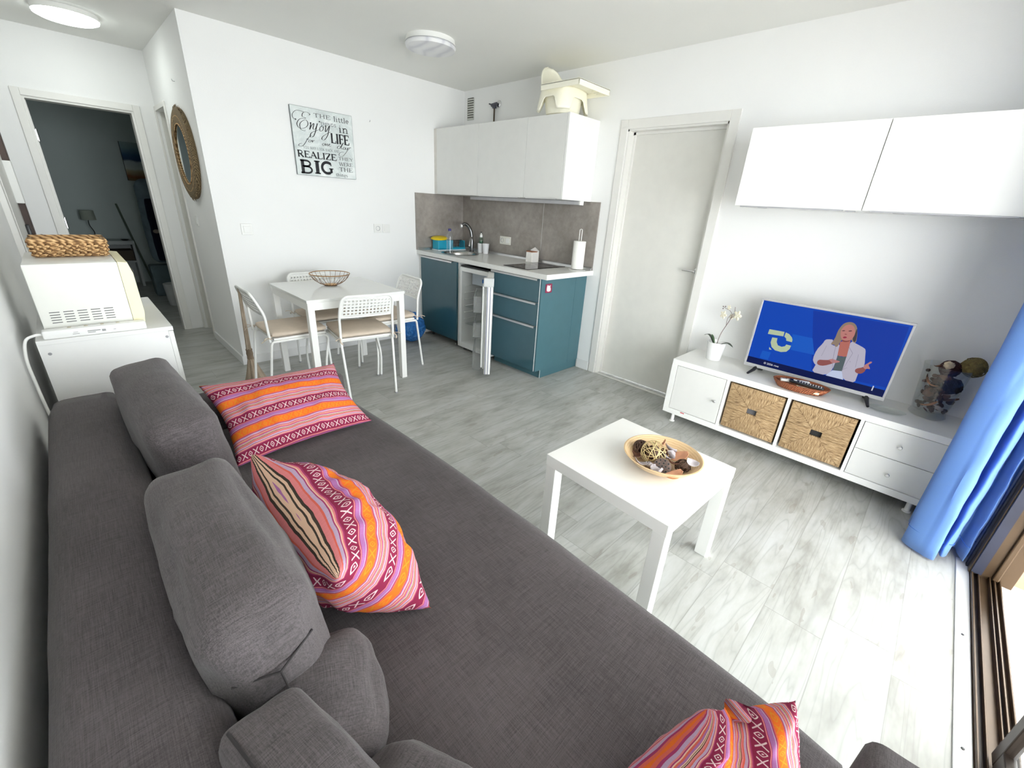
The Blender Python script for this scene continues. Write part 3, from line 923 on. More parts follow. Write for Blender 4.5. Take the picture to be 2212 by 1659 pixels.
for za, zb_ in ((zm + .0015, zi1 - .003), (zi0 + .003, zm - .0015)):
    d_ = build('drawer', WK(bx(KX + .004, KX + .02, cells[3][0] + .003, cells[3][1] - .003, za, zb_, bev=.001)), CAB_GREY, tb)
    knob(d_, -4.118, .353 if za > zm else .184)
build('label_sticker', WK(bx(KX - .0004, KX + .001, -3.006, -2.978, .098, .105)), simple('red_sticker', srgb(200, 70, 80), .6), tb)
for sy in (-2.917, -4.25):
    for sx in (KX + .04, -.05):
        b = lathe(B(), [(.019, 0), (.019, .006), (.012, .009), (.012, kz0)], 18, Matrix.Translation((sx, sy, 0)), cap0=True, cap1=True)
        build('leg', WK(b), WHITE, tb, smooth=True)
for k, lb in ((1, 'square woven seagrass basket in the second compartment, next to the white door'), (2, 'square woven seagrass basket in the third compartment, next to the drawers')):
    y0, y1 = cells[k]
    cy = (y0 + y1) / 2; czb = (zi0 + zi1) / 2 - .002
    bk = thing('woven_basket', lb, 'basket', (KX + .01, cy, zi0), 0, 'seagrass baskets in the shelf unit')
    hw = cw / 2 - .011; hh = (zi1 - zi0) / 2 - .010; ho = .028
    oz = czb - zi0
    b = B()
    for (ya, yb, za, zb_) in ((-hw, hw, ho * .62, hh), (-hw, hw, -hh, -ho * .62), (-hw, -ho, -ho * .62, ho * .62), (ho, hw, -ho * .62, ho * .62)):
        box(b, .000, .016, ya, yb, za, zb_, bev=.004)
    fr = build('front_panel', b, WOVEN, bk, loc=(0, 0, oz), smooth=True)
    b = B()
    box(b, .016, .36, -hw, -hw + .014, -hh, hh); box(b, .016, .36, hw - .014, hw, -hh, hh); box(b, .346, .36, -hw, hw, -hh, hh); box(b, .016, .36, -hw, hw, -hh, -hh + .014)
    build('basket_body', b, WOVEN, bk, loc=(0, 0, oz))
    b = B(); box(b, .018, .020, -ho - .01, ho + .01, -ho * .62 - .008, ho * .62 + .008)
    build('hole_shade', b, simple('grey_hole_shade', (.12, .12, .13, 1), .9) if k == 1 else DARK, bk, loc=(0, 0, oz))  # dark sheet behind the hole stands in for the shade inside the basket

# ---------------------------------------------------------------- television
tvx = -.21
tv = thing('television', 'flat television with silver frame showing a blue news screen', 'television', (tvx, -3.613, kz1))
Y0, Y1, Z0, Z1 = -3.245, -3.981, .512, .952
def WT(bm): return W2(bm, (tvx, -3.613, kz1))
SILV = simple('silver_bezel', (.50, .50, .51, 1), .35, .4, var=.03)
b = B()
box(b, tvx - .006, tvx + .012, Y1, Y0, Z0, Z0 + .021, bev=.002); box(b, tvx - .006, tvx + .012, Y1, Y0, Z1 - .012, Z1, bev=.002)
box(b, tvx - .006, tvx + .012, Y0 - .012, Y0, Z0 + .02, Z1 - .012, bev=.002); box(b, tvx - .006, tvx + .012, Y1, Y1 + .012, Z0 + .02, Z1 - .012, bev=.002)
build('bezel', WT(b), SILV, tv)
b = B(); box(b, tvx + .006, tvx + .03, Y1 + .006, Y0 - .006, Z0 + .006, Z1 - .006, bev=.004); box(b, tvx + .03, tvx + .06, Y1 + .12, Y0 - .12, Z0 + .04, Z0 + .28, bev=.01)
build('back_shell', WT(b), BLACK, tv)
SX = tvx - .001
scr = build('screen', WT(bx(SX, SX + .006, Y1 + .012, Y0 - .012, Z0 + .021, Z1 - .012)), emissive('screen_blue', srgb(18, 70, 178), 1), tv)
SY, SZ = -3.255, .53
def chaikin(P, n=2):
    for _ in range(n):
        Q = []
        for i in range(len(P)):
            a, c = P[i], P[(i + 1) % len(P)]
            Q += [(a[0] * .75 + c[0] * .25, a[1] * .75 + c[1] * .25), (a[0] * .25 + c[0] * .75, a[1] * .25 + c[1] * .75)]
        P = Q
    return P
lay = [0]
def pics(name, polys, col, sm=0):
    for q_ in polys:
        pic(name, [q_], col, sm)
        lay[0] -= 1
    lay[0] += 1
def pic(name, polys, col, sm=0, label=None):
    lay[0] += 1
    b = B()
    for P in polys:
        P = chaikin(P, sm) if sm else P
        x = SX - .00008 * lay[0]
        vs = [b.verts.new((x, SY - s, SZ + t)) for s, t in P]
        f = b.faces.new(vs)
    bmesh.ops.triangulate(b, faces=b.faces[:])
    return build(name, WT(b), emissive('screen_' + name, col, 1), scr, label=label)
pic('backdrop_shade', [[(.27, .4), (.70, .4), (.716, .06), (.36, .05)]], srgb(18, 56, 160))
pics('backdrop_glow', [[(.2063, .2411), (.3119, .2412), (.3478, .1465), (.2241, .1442), (.2144, .1793), (.2272, .1986)], [(.075, .10), (.125, .10), (.12, .05), (.07, .05)]], srgb(26, 88, 190))
pic('screen_logo', [[(0.0779, 0.2412), (0.1621, 0.2436), (0.1629, 0.2155), (0.0765, 0.2104)],
     [(0.1696, 0.2417), (0.1893, 0.2369), (0.2084, 0.2204), (0.2159, 0.2064), (0.2164, 0.1916), (0.1853, 0.1932), (0.1818, 0.2057), (0.1684, 0.2158)],
     [(0.1062, 0.1948), (0.1353, 0.1967), (0.1371, 0.1726), (0.1493, 0.1539), (0.1715, 0.15), (0.1878, 0.1587), (0.1915, 0.1706), (0.2184, 0.1696), (0.2164, 0.1474), (0.2037, 0.1266), (0.1758, 0.1172), (0.1421, 0.1189), (0.1186, 0.1347), (0.1055, 0.1617)],
     [(0.1059, 0.1313), (0.1241, 0.1179), (0.1092, 0.1155)]], srgb(178, 192, 160))
pic('jacket', [[(0.3732, 0.2466), (0.3844, 0.2535), (0.4136, 0.2582), (0.4052, 0.2278), (0.4323, 0.2241), (0.4458, 0.2438), (0.4532, 0.1974), (0.4574, 0.1468), (0.4567, 0.0828), (0.4345, 0.0420), (0.3613, 0.0420), (0.3741, 0.0885), (0.3597, 0.0984), (0.3465, 0.1201), (0.3499, 0.18), (0.3688, 0.2236)],
     [(0.4904, 0.2699), (0.5155, 0.262), (0.561, 0.2455), (0.5684, 0.2345), (0.574, 0.2099), (0.5876, 0.1558), (0.5857, 0.1391), (0.5458, 0.1215), (0.5609, 0.0853), (0.5807, 0.0420), (0.5215, 0.0420), (0.4996, 0.0851), (0.4956, 0.1198), (0.4977, 0.1802), (0.4918, 0.2241)]], srgb(178, 174, 190), 1)
pic('neck', [[(0.4448, 0.2542), (0.4874, 0.2731), (0.4917, 0.2453), (0.4951, 0.2063), (0.4977, 0.1760), (0.4551, 0.1722), (0.4512, 0.2184)]], srgb(176, 106, 96))
pic('hair', [[(0.416, 0.3079), (0.4231, 0.341), (0.4337, 0.3616), (0.4552, 0.3728), (0.4743, 0.3707), (0.4908, 0.3566), (0.5009, 0.3334), (0.5094, 0.3021), (0.5155, 0.262), (0.4999, 0.2658), (0.4874, 0.2790), (0.4683, 0.2733), (0.4448, 0.2642), (0.4418, 0.2213), (0.429, 0.2206), (0.4237, 0.2313), (0.4035, 0.226), (0.4139, 0.257), (0.4173, 0.2818)]], srgb(140, 122, 106), 2)
pic('hair_shadow', [[(.4948, .345), (.5009, .3334), (.5080, .3021), (.5120, .270), (.5020, .268), (.4925, .285), (.4965, .31)]], srgb(66, 62, 70), 2)
pic('face', [[(0.4284, 0.3162), (0.4344, 0.3384), (0.4464, 0.3541), (0.4634, 0.3593), (0.4801, 0.3516), (0.4914, 0.3312), (0.497, 0.3093), (0.4933, 0.2877), (0.4874, 0.2731), (0.4676, 0.2627), (0.4497, 0.2661), (0.437, 0.284)]], srgb(182, 122, 116), 2)
pics('face_shade', [[(.4497, .2680), (.4676, .2640), (.4874, .2745), (.4830, .2650), (.466, .2560), (.4500, .2600)], [(0.4500, 0.3004), (0.4551, 0.3043), (0.4644, 0.3013), (0.4573, 0.298)]], srgb(130, 74, 72), 1)
pics('eye', [[(0.4334, 0.3173), (0.4457, 0.3226), (0.4489, 0.3179), (0.4376, 0.3136)], [(0.462, 0.3229), (0.4767, 0.329), (0.4794, 0.3236), (0.4654, 0.3185)]], srgb(88, 58, 66), 1)
pic('lips', [[(0.4483, 0.2816), (0.4556, 0.2887), (0.4688, 0.2867), (0.4628, 0.2787), (0.453, 0.2762)]], srgb(146, 48, 70), 1)
pic('grey_top', [[(0.4565, 0.1753), (0.4759, 0.1713), (0.4967, 0.1799), (0.4967, 0.1447), (0.4956, 0.1198), (0.501, 0.0911), (0.4587, 0.0834), (0.4574, 0.1468)]], srgb(84, 96, 100))
pic('white_skirt', [[(0.4567, 0.0828), (0.501, 0.0911), (0.5219, 0.0420), (0.4341, 0.0420)]], srgb(186, 196, 222))
pics('forearm', [[(0.3748, 0.1255), (0.4026, 0.1308), (0.4312, 0.1392), (0.4597, 0.1392), (0.4474, 0.1218), (0.4124, 0.0972), (0.3867, 0.0923), (0.3724, 0.1022)],
     [(0.5572, 0.125), (0.5853, 0.1404), (0.5968, 0.1425), (0.6009, 0.1224), (0.5888, 0.1024), (0.5693, 0.0989), (0.556, 0.1083)]], srgb(140, 82, 80), 1)
pics('hand', [[(0.4224, 0.1393), (0.4375, 0.1479), (0.4755, 0.1439), (0.4751, 0.1383), (0.4603, 0.1298), (0.4446, 0.1237)],
     [(0.5853, 0.1404), (0.5886, 0.156), (0.5985, 0.1696), (0.605, 0.1808), (0.6135, 0.182), (0.613, 0.174), (0.6044, 0.1634), (0.6055, 0.1532), (0.6129, 0.1488), (0.6168, 0.1394), (0.6041, 0.1381), (0.5979, 0.1322)]], srgb(176, 122, 122), 0)
def seg2(p, q, w_):
    dx, dy = q[0] - p[0], q[1] - p[1]
    L = math.hypot(dx, dy) or 1
    nx, ny = -dy / L * w_ / 2, dx / L * w_ / 2
    return [(p[0] + nx, p[1] + ny), (q[0] + nx, q[1] + ny), (q[0] - nx, q[1] - ny), (p[0] - nx, p[1] - ny)]
pics('lapel', [seg2((.4325, .2241), (.4385, .165), .0016), seg2((.4385, .165), (.4560, .085), .0014), seg2((.4918, .2350), (.5180, .2050), .0016), seg2((.5180, .2050), (.5010, .0980), .0014), seg2((.5180, .1180), (.4975, .0960), .0012), seg2((.545, .205), (.553, .130), .0012), seg2((.390, .215), (.383, .150), .0012), seg2((.4385, .150), (.4405, .150), .003), seg2((.5195, .155), (.5225, .155), .0035)], srgb(128, 124, 142))
pic('caption_band', [[(.0018, .044), (.7125, .044), (.7140, .0015), (.0018, .0015)]], srgb(14, 24, 74))

def text_polys(s, x, y, h, parent, mat, mapf, name='lettering', sx=1.0, shear=0, space=1.0, label=None, bold=0):
    cu_ = bpy.data.curves.new('txt', 'FONT')
    cu_.body = s; cu_.size = h / .73; cu_.shear = shear; cu_.space_character = space; cu_.offset = bold
    ob = bpy.data.objects.new('txt', cu_)
    COL.objects.link(ob)
    bpy.context.view_layer.update()
    me = bpy.data.meshes.new_from_object(ob.evaluated_get(bpy.context.evaluated_depsgraph_get()))
    COL.objects.unlink(ob); bpy.data.objects.remove(ob)
    for v in me.vertices:
        v.co = Vector(mapf(x + v.co.x * sx, y + v.co.y))
    me.materials.clear(); me.materials.append(mat)
    o = bpy.data.objects.new(name, me)
    COL.objects.link(o)
    if parent: o.parent = parent
    return o
scrf = lambda a, c: (SX - .0022 - tvx, SY - a + 3.613, SZ + c - kz1)
text_polys('© 2026 rtve', .1030, .0185, .0125, scr, emissive('screen_text', srgb(206, 210, 220), 1), scrf, 'screen_caption', 1.02, bold=.0002)
text_polys('1', .650, .0250, .029, scr, emissive('screen_text', srgb(206, 210, 220), 1), scrf, 'channel_number', 1.0, bold=.0008)
for fy, nm in ((-3.325, 0), (-3.90, 0)):
    b = B()
    d_ = 1 if fy > -3.6 else -1
    for ex, ey in ((-.075, .028 * d_), (.085, -.012 * d_)):
        tube(b, [(tvx + .012, fy, Z0 + .01), (tvx + .012 + ex * .35, fy + ey * .4, Z0 - .016), (tvx + .012 + ex, fy + ey, kz1 + .006)], [.013, .011, .007], 8)
    build('foot', WT(b), BLACK, tv, smooth=True)

# ---------------------------------------------------------------- things on the bench
op = thing('potted_orchid', 'white orchid in a white pot at the left end of the tv bench', 'plant', (-.16, -3.03, kz1))
b = lathe(B(), [(0, .002), (.045, .002), (.047, .004), (.062, .125), (.064, .130), (.060, .130), (.055, .110), (0, .108)], 36)
build('pot', b, simple('white_ceramic', (.86, .86, .86, 1), .2, var=.01), op, smooth=True)
GREEN = simple('orchid_leaf', srgb(52, 92, 44), .35, var=.2)
GREEN_D = simple('dark_orchid_leaf', srgb(58, 70, 58), .4, var=.2)
def leafm(bm, p0, p1, droop, wd):
    p0, p1 = Vector(p0), Vector(p1)
    d = p1 - p0; side = d.cross(Vector((0, 0, 1))).normalized()
    rows = []
    for i in range(11):
        t = i / 10
        c = p0 + d * t + Vector((0, 0, droop * math.sin(PI * t)))
        wv = wd * math.sin(PI * min(1, .08 + t * .92)) ** .6 * (1 if t < .98 else .1)
        rows.append([bm.verts.new(c + side * wv * s_ + Vector((0, 0, .25 * wv * abs(s_)))) for s_ in (-1, 0, 1)])
    for a, c in zip(rows, rows[1:]):
        bm.faces.new((a[0], a[1], c[1], c[0])); bm.faces.new((a[1], a[2], c[2], c[1]))
    return bm
for p0, p1, dr_, wd, mt in (((0, .02, .11), (.02, .105, .150), .03, .013, GREEN_D), ((-.01, .01, .11), (-.01, .045, .175), .01, .012, GREEN), ((-.01, -.02, .11), (-.02, -.115, .122), .022, .016, GREEN_D)):
    o = build('leaf', leafm(B(), p0, p1, dr_, wd), mt, op, smooth=True)
    o.modifiers.new('s', 'SOLIDIFY').thickness = .0015
STEM = simple('orchid_stem', srgb(110, 92, 90), .5, var=.2)
b = B()
tube(b, smoothpts([(0, 0, .10), (0, -.008, .18), (0, -.030, .25), (.0, -.045, .295), (0, -.055, .34)], 5), .0022, 8)
tube(b, smoothpts([(0, -.045, .30), (0, -.062, .33), (0, -.058, .385)], 4), .0016, 6)
tube(b, smoothpts([(0, -.030, .255), (0, -.028, .30), (0, -.045, .335), (0, -.030, .355), (0, .000, .365), (0, .015, .372)], 4), .0014, 6)
build('stem', b, STEM, op, smooth=True)
b = B()
for p in ((0, .018, .374), (0, .004, .376), (0, .016, .360)): ball(b, p, .0042)
build('bud', b, STEM, op, smooth=True)
PET = simple('orchid_petal', srgb(240, 234, 214), .5, var=.05)
for c, s_ in (((-.012, .000, .322), 1.0), ((-.012, -.088, .335), 1.15), ((-.006, -.022, .375), .6), ((.006, -.050, .318), .7)):
    b = B()
    for k in range(5):
        a = k * 2 * PI / 5 + .3
        M = Matrix.Translation(c) @ Matrix.Rotation(-.4, 4, 'Z') @ Matrix.Rotation(a, 4, 'X') @ Matrix.Translation((0, 0, .014 * s_)) @ Matrix.Diagonal((.004 * s_, .010 * s_, .015 * s_, 1))
        bmesh.ops.create_uvsphere(b, u_segments=10, v_segments=8, radius=1, matrix=M)
    ball(b, c, .005 * s_)
    build('flower', b, PET, op, smooth=True)

# remote tray with remotes
TR0 = Vector((-.302, -3.60, kz1))
def ell(bm, prof, ax, ay, n=48, M=None):
    b = bmesh.new(); rings = []
    for r, z in prof: rings.append([b.verts.new((r * ax * math.cos(2 * PI * k / n), r * ay * math.sin(2 * PI * k / n), z)) for k in range(n)])
    for A, C in zip(rings, rings[1:]):
        for k in range(n): b.faces.new((A[k], A[(k + 1) % n], C[(k + 1) % n], C[k]))
    b.faces.new(rings[0]); b.faces.new(rings[-1])
    if M is not None: b.transform(M)
    join(bm, b); return bm
tray = build('rattan_tray', ell(B(), [(.72, .002), (.80, .004), (.95, .030), (1.0, .044), (.97, .046), (.90, .030), (.76, .010), (.70, .009)], .085, .148), RATTAN, loc=TR0, rot=(0, 0, .10), smooth=True)
tag(tray, 'small oval brown rattan tray holding remote controls below the television', 'tray')
def remote(label, loc, rot, L, wd, mat, bm_mat, rows_, cols):
    r_ = thing('remote_control', label, 'remote control', loc, 0, 'remote controls in the rattan tray')
    r_.rotation_euler = rot
    build('casing', bx(-wd / 2, wd / 2, -L / 2, L / 2, 0, .014, bev=.004, seg=3), mat, r_, smooth=True)
    b = B()
    for i in range(rows_):
        for j in range(cols):
            yy = -L * .42 + L * .62 * i / max(1, rows_ - 1); xx = -wd * .3 + wd * .6 * j / max(1, cols - 1)
            box(b, xx - .003, xx + .003, yy - .002, yy + .002, .014, .0155)
    lathe(b, [(.010, .014), (.010, .0158), (0, .016)], 16, Matrix.Translation((0, L * .34, 0)))
    build('button', b, bm_mat, r_)
remote('white remote control at the left side of the rattan tray', TR0 + Vector((.005, .035, .037)), (-.06, .12, .32), .15, .040, PLAST_W, GREYP, 3, 3)
remote('black remote control lying across the rattan tray', TR0 + Vector((-.012, -.028, .040)), (.05, .02, .12), .175, .042, BLACK, PLAST_W, 9, 4)
remote('cream remote control below the black one in the rattan tray', TR0 + Vector((-.040, -.045, .018)), (.05, -.05, .10), .12, .036, CREAM, GREYP, 2, 2)

# glass leaf dish
gd = build('glass_dish', ell(B(), [(.6, .002), (.85, .004), (1, .014), (.97, .015), (.82, .008), (.6, .006)], .055, .085), glass('clear_glass', (.96, .98, .97, 1), .10), loc=(-.255, -4.005, kz1), rot=(0, 0, .15), smooth=True)
tag(gd, 'small clear glass dish in front of the glass vase on the bench', 'dish')

# vase with dried decorations
VC = Vector((-.125, -4.165, kz1))
vs_ = build('glass_vase', lathe(B(), [(0, .003), (.070, .003), (.078, .010), (.074, .022), (.070, .035), (.078, .080), (.085, .16), (.092, .25), (.098, .285), (.096, .286), (.090, .25), (.083, .16), (.075, .08), (.066, .036), (0, .030)], 48), glass('vase_glass', (.975, .985, .98, 1), .06, .02, .3), loc=VC, smooth=True)
tag(vs_, 'tall flared glass vase full of dried decorations at the right end of the bench', 'vase')
GV = 'dried decorations in the glass vase'
def vb(dx, dy, dz, r, mat, label, n=20, tr=.0016, seed=1, core=None):
    t_ = thing('decorative_ball', label, 'decorative ball', VC + Vector((dx, dy, dz)), 0, GV)
    if n: build('strands', wicker(B(), (0, 0, 0), r, n, tr, seed), mat, t_, smooth=True)
    build('core', ball(B(), (0, 0, 0), r * (.9 if n else 1)), core or mat, t_, smooth=True)
OLIVE = simple('olive_dried_ball', srgb(112, 98, 58), .8, var=.4, nscale=60, bump=.6, bscale=60)
vb(.012, -.085, .300, .050, OLIVE, 'large olive yellow ball resting on the right rim of the glass vase', 14, .0016, 2)
vb(.006, -.008, .272, .042, simple('maroon_ball', srgb(62, 24, 30), .7, var=.4, nscale=60), 'dark maroon ball at the top of the glass vase', 18, .0016, 4)
vb(-.045, .005, .298, .021, simple('cream_ball', srgb(206, 190, 166), .8, var=.3, nscale=50), 'small cream ball in front of the maroon ball at the top of the glass vase', 6, .001, 6)
vb(-.028, -.040, .190, .042, simple('dark_violet_ball', srgb(42, 38, 46), .8, var=.4, nscale=50), 'dark violet wicker ball behind the glass near the top of the vase', 22, .0016, 7)
for i, (dx, dy, dz, a, b_, c_, L, wd, tn, mt, lb) in enumerate([
        (-.035, -.030, .135, .4, .2, .9, .10, .014, 1.6, PETAL_G, 'pale grey curved petal across the middle of the glass vase'),
        (-.020, -.045, .110, .8, .3, 1.4, .10, .012, 1.1, PETAL_B, 'brown pointed petal at the right side inside the glass vase'),
        (-.030, .030, .120, .2, .9, .2, .09, .022, 1.8, PETAL_B, 'broad brown petal at the left side inside the glass vase'),
        (-.045, .005, .070, .3, .4, 2.0, .08, .024, 1.5, PETAL_O, 'peach petal low in the glass vase'),
        (-.040, -.020, .062, .7, .1, .5, .07, .022, 1.4, PETAL_G, 'grey petal low in the glass vase'),
        (-.040, .045, .180, .3, -.5, 1.1, .08, .020, 2.2, PETAL_O, 'rosy petal in the upper left of the glass vase'),
        (-.030, .045, .275, .2, .3, .3, .07, .008, .8, PETAL_B, 'brown stalk sticking out at the left rim of the glass vase'),
        (-.030, .010, .215, .9, .2, .8, .09, .024, 1.7, PETAL_B, 'brown leaf under the rim of the glass vase')]):
    curl('dried_petal', lb, VC + Vector((dx, dy, dz)), (a, b_, c_), L, wd, tn, mt, GV)
fill = B()
rnd = random.Random(11)
for k in range(120):
    a = rnd.uniform(0, 6.28); z = rnd.uniform(.04, .245); rr = rnd.uniform(0, .058 + z * .05)
    c = Vector((rr * math.cos(a), rr * math.sin(a), z))
    M = Matrix.Translation(c) @ Matrix.Rotation(rnd.uniform(0, 3), 4, 'X') @ Matrix.Rotation(rnd.uniform(0, 3), 4, 'Y') @ Matrix.Diagonal((rnd.uniform(.008, .022), rnd.uniform(.008, .020), .003, 1))
    bmesh.ops.create_uvsphere(fill, u_segments=7, v_segments=5, radius=1, matrix=M)
fo = build('potpourri_chips', fill, simple('potpourri_brown', srgb(84, 60, 52), .8, var=.5, nscale=25), loc=VC, smooth=True)
tag(fo, 'mixed brown potpourri chips filling the glass vase', 'potpourri', kind='stuff')

# ---------------------------------------------------------------- dining table
dt = thing('dining_table', 'square white dining table standing by the wall with four chairs', 'table', (-1.7967, -.6826, 0))
build('tabletop', bx(-.375, .375, -.375, .375, .707, .727, bev=.002), simple('white_table_top', (.76, .77, .75, 1), .16, var=.01, spec=.6), dt)
b = B()
for s_ in (-1, 1):
    y0_, y1_ = sorted((s_ * .368, s_ * .343))
    box(b, -.36, .36, y0_, y1_, .655, .706); box(b, y0_, y1_, -.343, .343, .655, .706)
build('apron', b, TUBE_W, dt)
for sx in (-1, 1):
    for sy in (-1, 1):
        x0_, x1_ = sorted((sx * .370, sx * .325)); y0_, y1_ = sorted((sy * .370, sy * .325))
        build('leg', bx(x0_, x1_, y0_, y1_, 0, .706, bev=.003), TUBE_W, dt)

# wire fruit bowl
fb = thing('wire_bowl', 'round bronze wire fruit bowl in the middle of the dining table', 'bowl', (-1.805, -.592, .727))
WIRE = simple('bronze_wire', srgb(126, 92, 62), .35, .8, var=.1)
build('base_disc', lathe(B(), [(0, .003), (.045, .003), (.047, .006), (.045, .010), (0, .010)], 32), simple('wood_disc', srgb(184, 142, 92), .5, var=.15), fb, smooth=True)
b = B()
tube(b, [(.148 * math.cos(t), .148 * math.sin(t), .092) for t in [2 * PI * k / 60 for k in range(60)]], .0034, 8, closed=True)
build('rim', b, simple('brass_rim', srgb(170, 130, 84), .35, .8), fb, smooth=True)
b = B()
tube(b, [(.048 * math.cos(t), .048 * math.sin(t), .006) for t in [2 * PI * k / 40 for k in range(40)]], .002, 6, closed=True)
for k in range(22):
    a = 2 * PI * k / 22
    tube(b, [(r_ * math.cos(a), r_ * math.sin(a), z_) for r_, z_ in ((.046, .006), (.080, .018), (.112, .040), (.134, .066), (.148, .092))], .0014, 6)
build('wire_rib', b, WIRE, fb, smooth=True)

# ---------------------------------------------------------------- chairs
def chair(label):
    t_ = thing('dining_chair', label, 'chair', (0, 0, 0), 0, 'white dining chairs around the table')
    for s_ in (-1, 1):
        build('rear_leg', tube(B(), fillet([(s_ * .172, -.255, .004), (s_ * .186, -.195, .432), (s_ * .186, -.12, .435)], .02), .0088, 10), TUBE_W, t_, smooth=True)
        build('front_leg', tube(B(), fillet([(s_ * .178, .155, .004), (s_ * .190, .150, .20), (s_ * .190, .195, .432), (s_ * .190, .10, .435)], .07, 7), .0088, 10), TUBE_W, t_, smooth=True)
        build('foot_cap', lathe(B(), [(.010, 0), (.010, .010)], 12, Matrix.Translation((s_ * .172, -.255, 0)), cap0=True, cap1=True), GREYP, t_)
        build('foot_cap', lathe(B(), [(.010, 0), (.010, .010)], 12, Matrix.Translation((s_ * .178, .155, 0)), cap0=True, cap1=True), GREYP, t_)
    b = B()
    tube(b, [(-.190, -.185, .435), (-.190, .16, .435)], .0088, 8); tube(b, [(.190, -.185, .435), (.190, .16, .435)], .0088, 8)
    tube(b, [(-.19, -.15, .432), (.19, -.15, .432)], .007, 8); tube(b, [(-.19, .12, .432), (.19, .12, .432)], .007, 8)
    build('seat_rail', b, TUBE_W, t_, smooth=True)
    upr = [(.188, -.203, .438), (.187, -.212, .625), (.180, -.258, .740)]
    top = [(.150, -.270, .770)]
    pts = [upr[0], upr[1], upr[2]] + top + [(-.150, -.270, .770)] + [(-x, y, z) for x, y, z in upr[::-1]]
    build('back_frame', tube(B(), fillet(pts, .035, 5), .0088, 10), TUBE_W, t_, smooth=True)
    b = softbox((.375, .36, .022), r=.010, bulge=0, seg=8, wr=0)
    bmesh.ops.translate(b, verts=b.verts[:], vec=(0, .0, .450))
    build('seat', b, PLAST_W, t_, smooth=True)
    # perforated back panel
    b = B()
    nx_, nz_ = 13, 5
    def surf(a, c):
        # a -1..1 across, c 0..1 up
        z = .612 + .155 * c
        y = -.206 - (z - .612) * .39 - .012 * (1 - a * a) + .002
        hw_ = (.187 - .008 * c)
        if c > .85: hw_ -= .02 * ((c - .85) / .15) ** 2
        return Vector((a * hw_, y, z))
    ma, mc = .10, .12
    def cell(a0, a1, c0, c1, hole):
        co_ = [(a0, c0), (a1, c0), (a1, c1), (a0, c1)]
        if not hole:
            b.faces.new([b.verts.new(surf(*q)) for q in co_]); return
        am, cm = (a0 + a1) / 2, (c0 + c1) / 2
        ha, hc_ = (a1 - a0) * .33, (c1 - c0) * .30
        inner = []
        outer = []
        for k in range(8):
            t = 2 * PI * (k + .5) / 8
            inner.append(b.verts.new(surf(am + ha * math.cos(t), cm + hc_ * math.sin(t))))
            d_ = max(abs(math.cos(t)), abs(math.sin(t)))
            outer.append(b.verts.new(surf(am + (a1 - a0) / 2 * math.cos(t) / d_, cm + (c1 - c0) / 2 * math.sin(t) / d_)))
        cv = [b.verts.new(surf(*q)) for q in ((a1, c1), (a0, c1), (a0, c0), (a1, c0))]
        for k in range(8): b.faces.new((outer[k], outer[(k + 1) % 8], inner[(k + 1) % 8], inner[k]))
        for k, q in zip((0, 2, 4, 6), cv): b.faces.new((outer[k], q, outer[k + 1]))
    A = [-1] + [-1 + ma + (2 - 2 * ma) * i / nx_ for i in range(nx_ + 1)] + [1]
    Cc = [0] + [mc + (1 - 2 * mc) * i / nz_ for i in range(nz_ + 1)] + [1]
    for i in range(len(A) - 1):
        for j in range(len(Cc) - 1):
            cell(A[i], A[i + 1], Cc[j], Cc[j + 1], 0 < i < len(A) - 2 and 0 < j < len(Cc) - 2)
    bmesh.ops.remove_doubles(b, verts=b.verts[:], dist=.0001)
    bp = build('backrest', b, PLAST_W, t_)
    sm_ = bp.modifiers.new('s', 'SOLIDIFY'); sm_.thickness = .006; sm_.offset = 0
    b = softbox((.375, .375, .036), r=.017, bulge=.008, seg=14, seed=2, wr=.002)
    bmesh.ops.translate(b, verts=b.verts[:], vec=(0, .0, .481))
    cu_ = build('seat_pad', b, CUSH, t_, smooth=True)
    for s_ in (-1, 1):
        b = B()
        tube(b, smoothpts([(s_ * .170, -.175, .472), (s_ * .193, -.212, .470), (s_ * .200, -.195, .462), (s_ * .178, -.190, .460)], 5), .004, 7)
        tube(b, smoothpts([(s_ * .190, -.205, .470), (s_ * .215, -.235, .476), (s_ * .235, -.250, .470)], 4), .0045, 7, flat=.5)
        tube(b, smoothpts([(s_ * .190, -.205, .468), (s_ * .200, -.240, .455), (s_ * .190, -.258, .440)], 4), .0045, 7, flat=.5)
        build('tie', b, CUSH, cu_, smooth=True)
    return t_
def copy_tree(o, parent=None):
    c = o.copy(); COL.objects.link(c); c.parent = parent
    for ch in list(o.children): copy_tree(ch, c)
    return c
ch0 = chair('white dining chair nearest the sofa, its back towards the camera')
ch0.location = (-1.80, -1.005, 0); ch0.rotation_euler = (0, 0, -.15)
for loc, rz, lb in (((-2.185, -.72, 0), -PI / 2, 'white dining chair at the left side of the table, beside the corridor corner'),
                    ((-1.815, -.458, 0), PI, 'white dining chair behind the table, against the wall under the framed sign'),
                    ((-1.415, -.712, 0), PI / 2 - .03, 'white dining chair at the right side of the table, beside the teal cabinet')):
    c = copy_tree(ch0); c.location = loc; c.rotation_euler = (0, 0, rz); c['label'] = lb

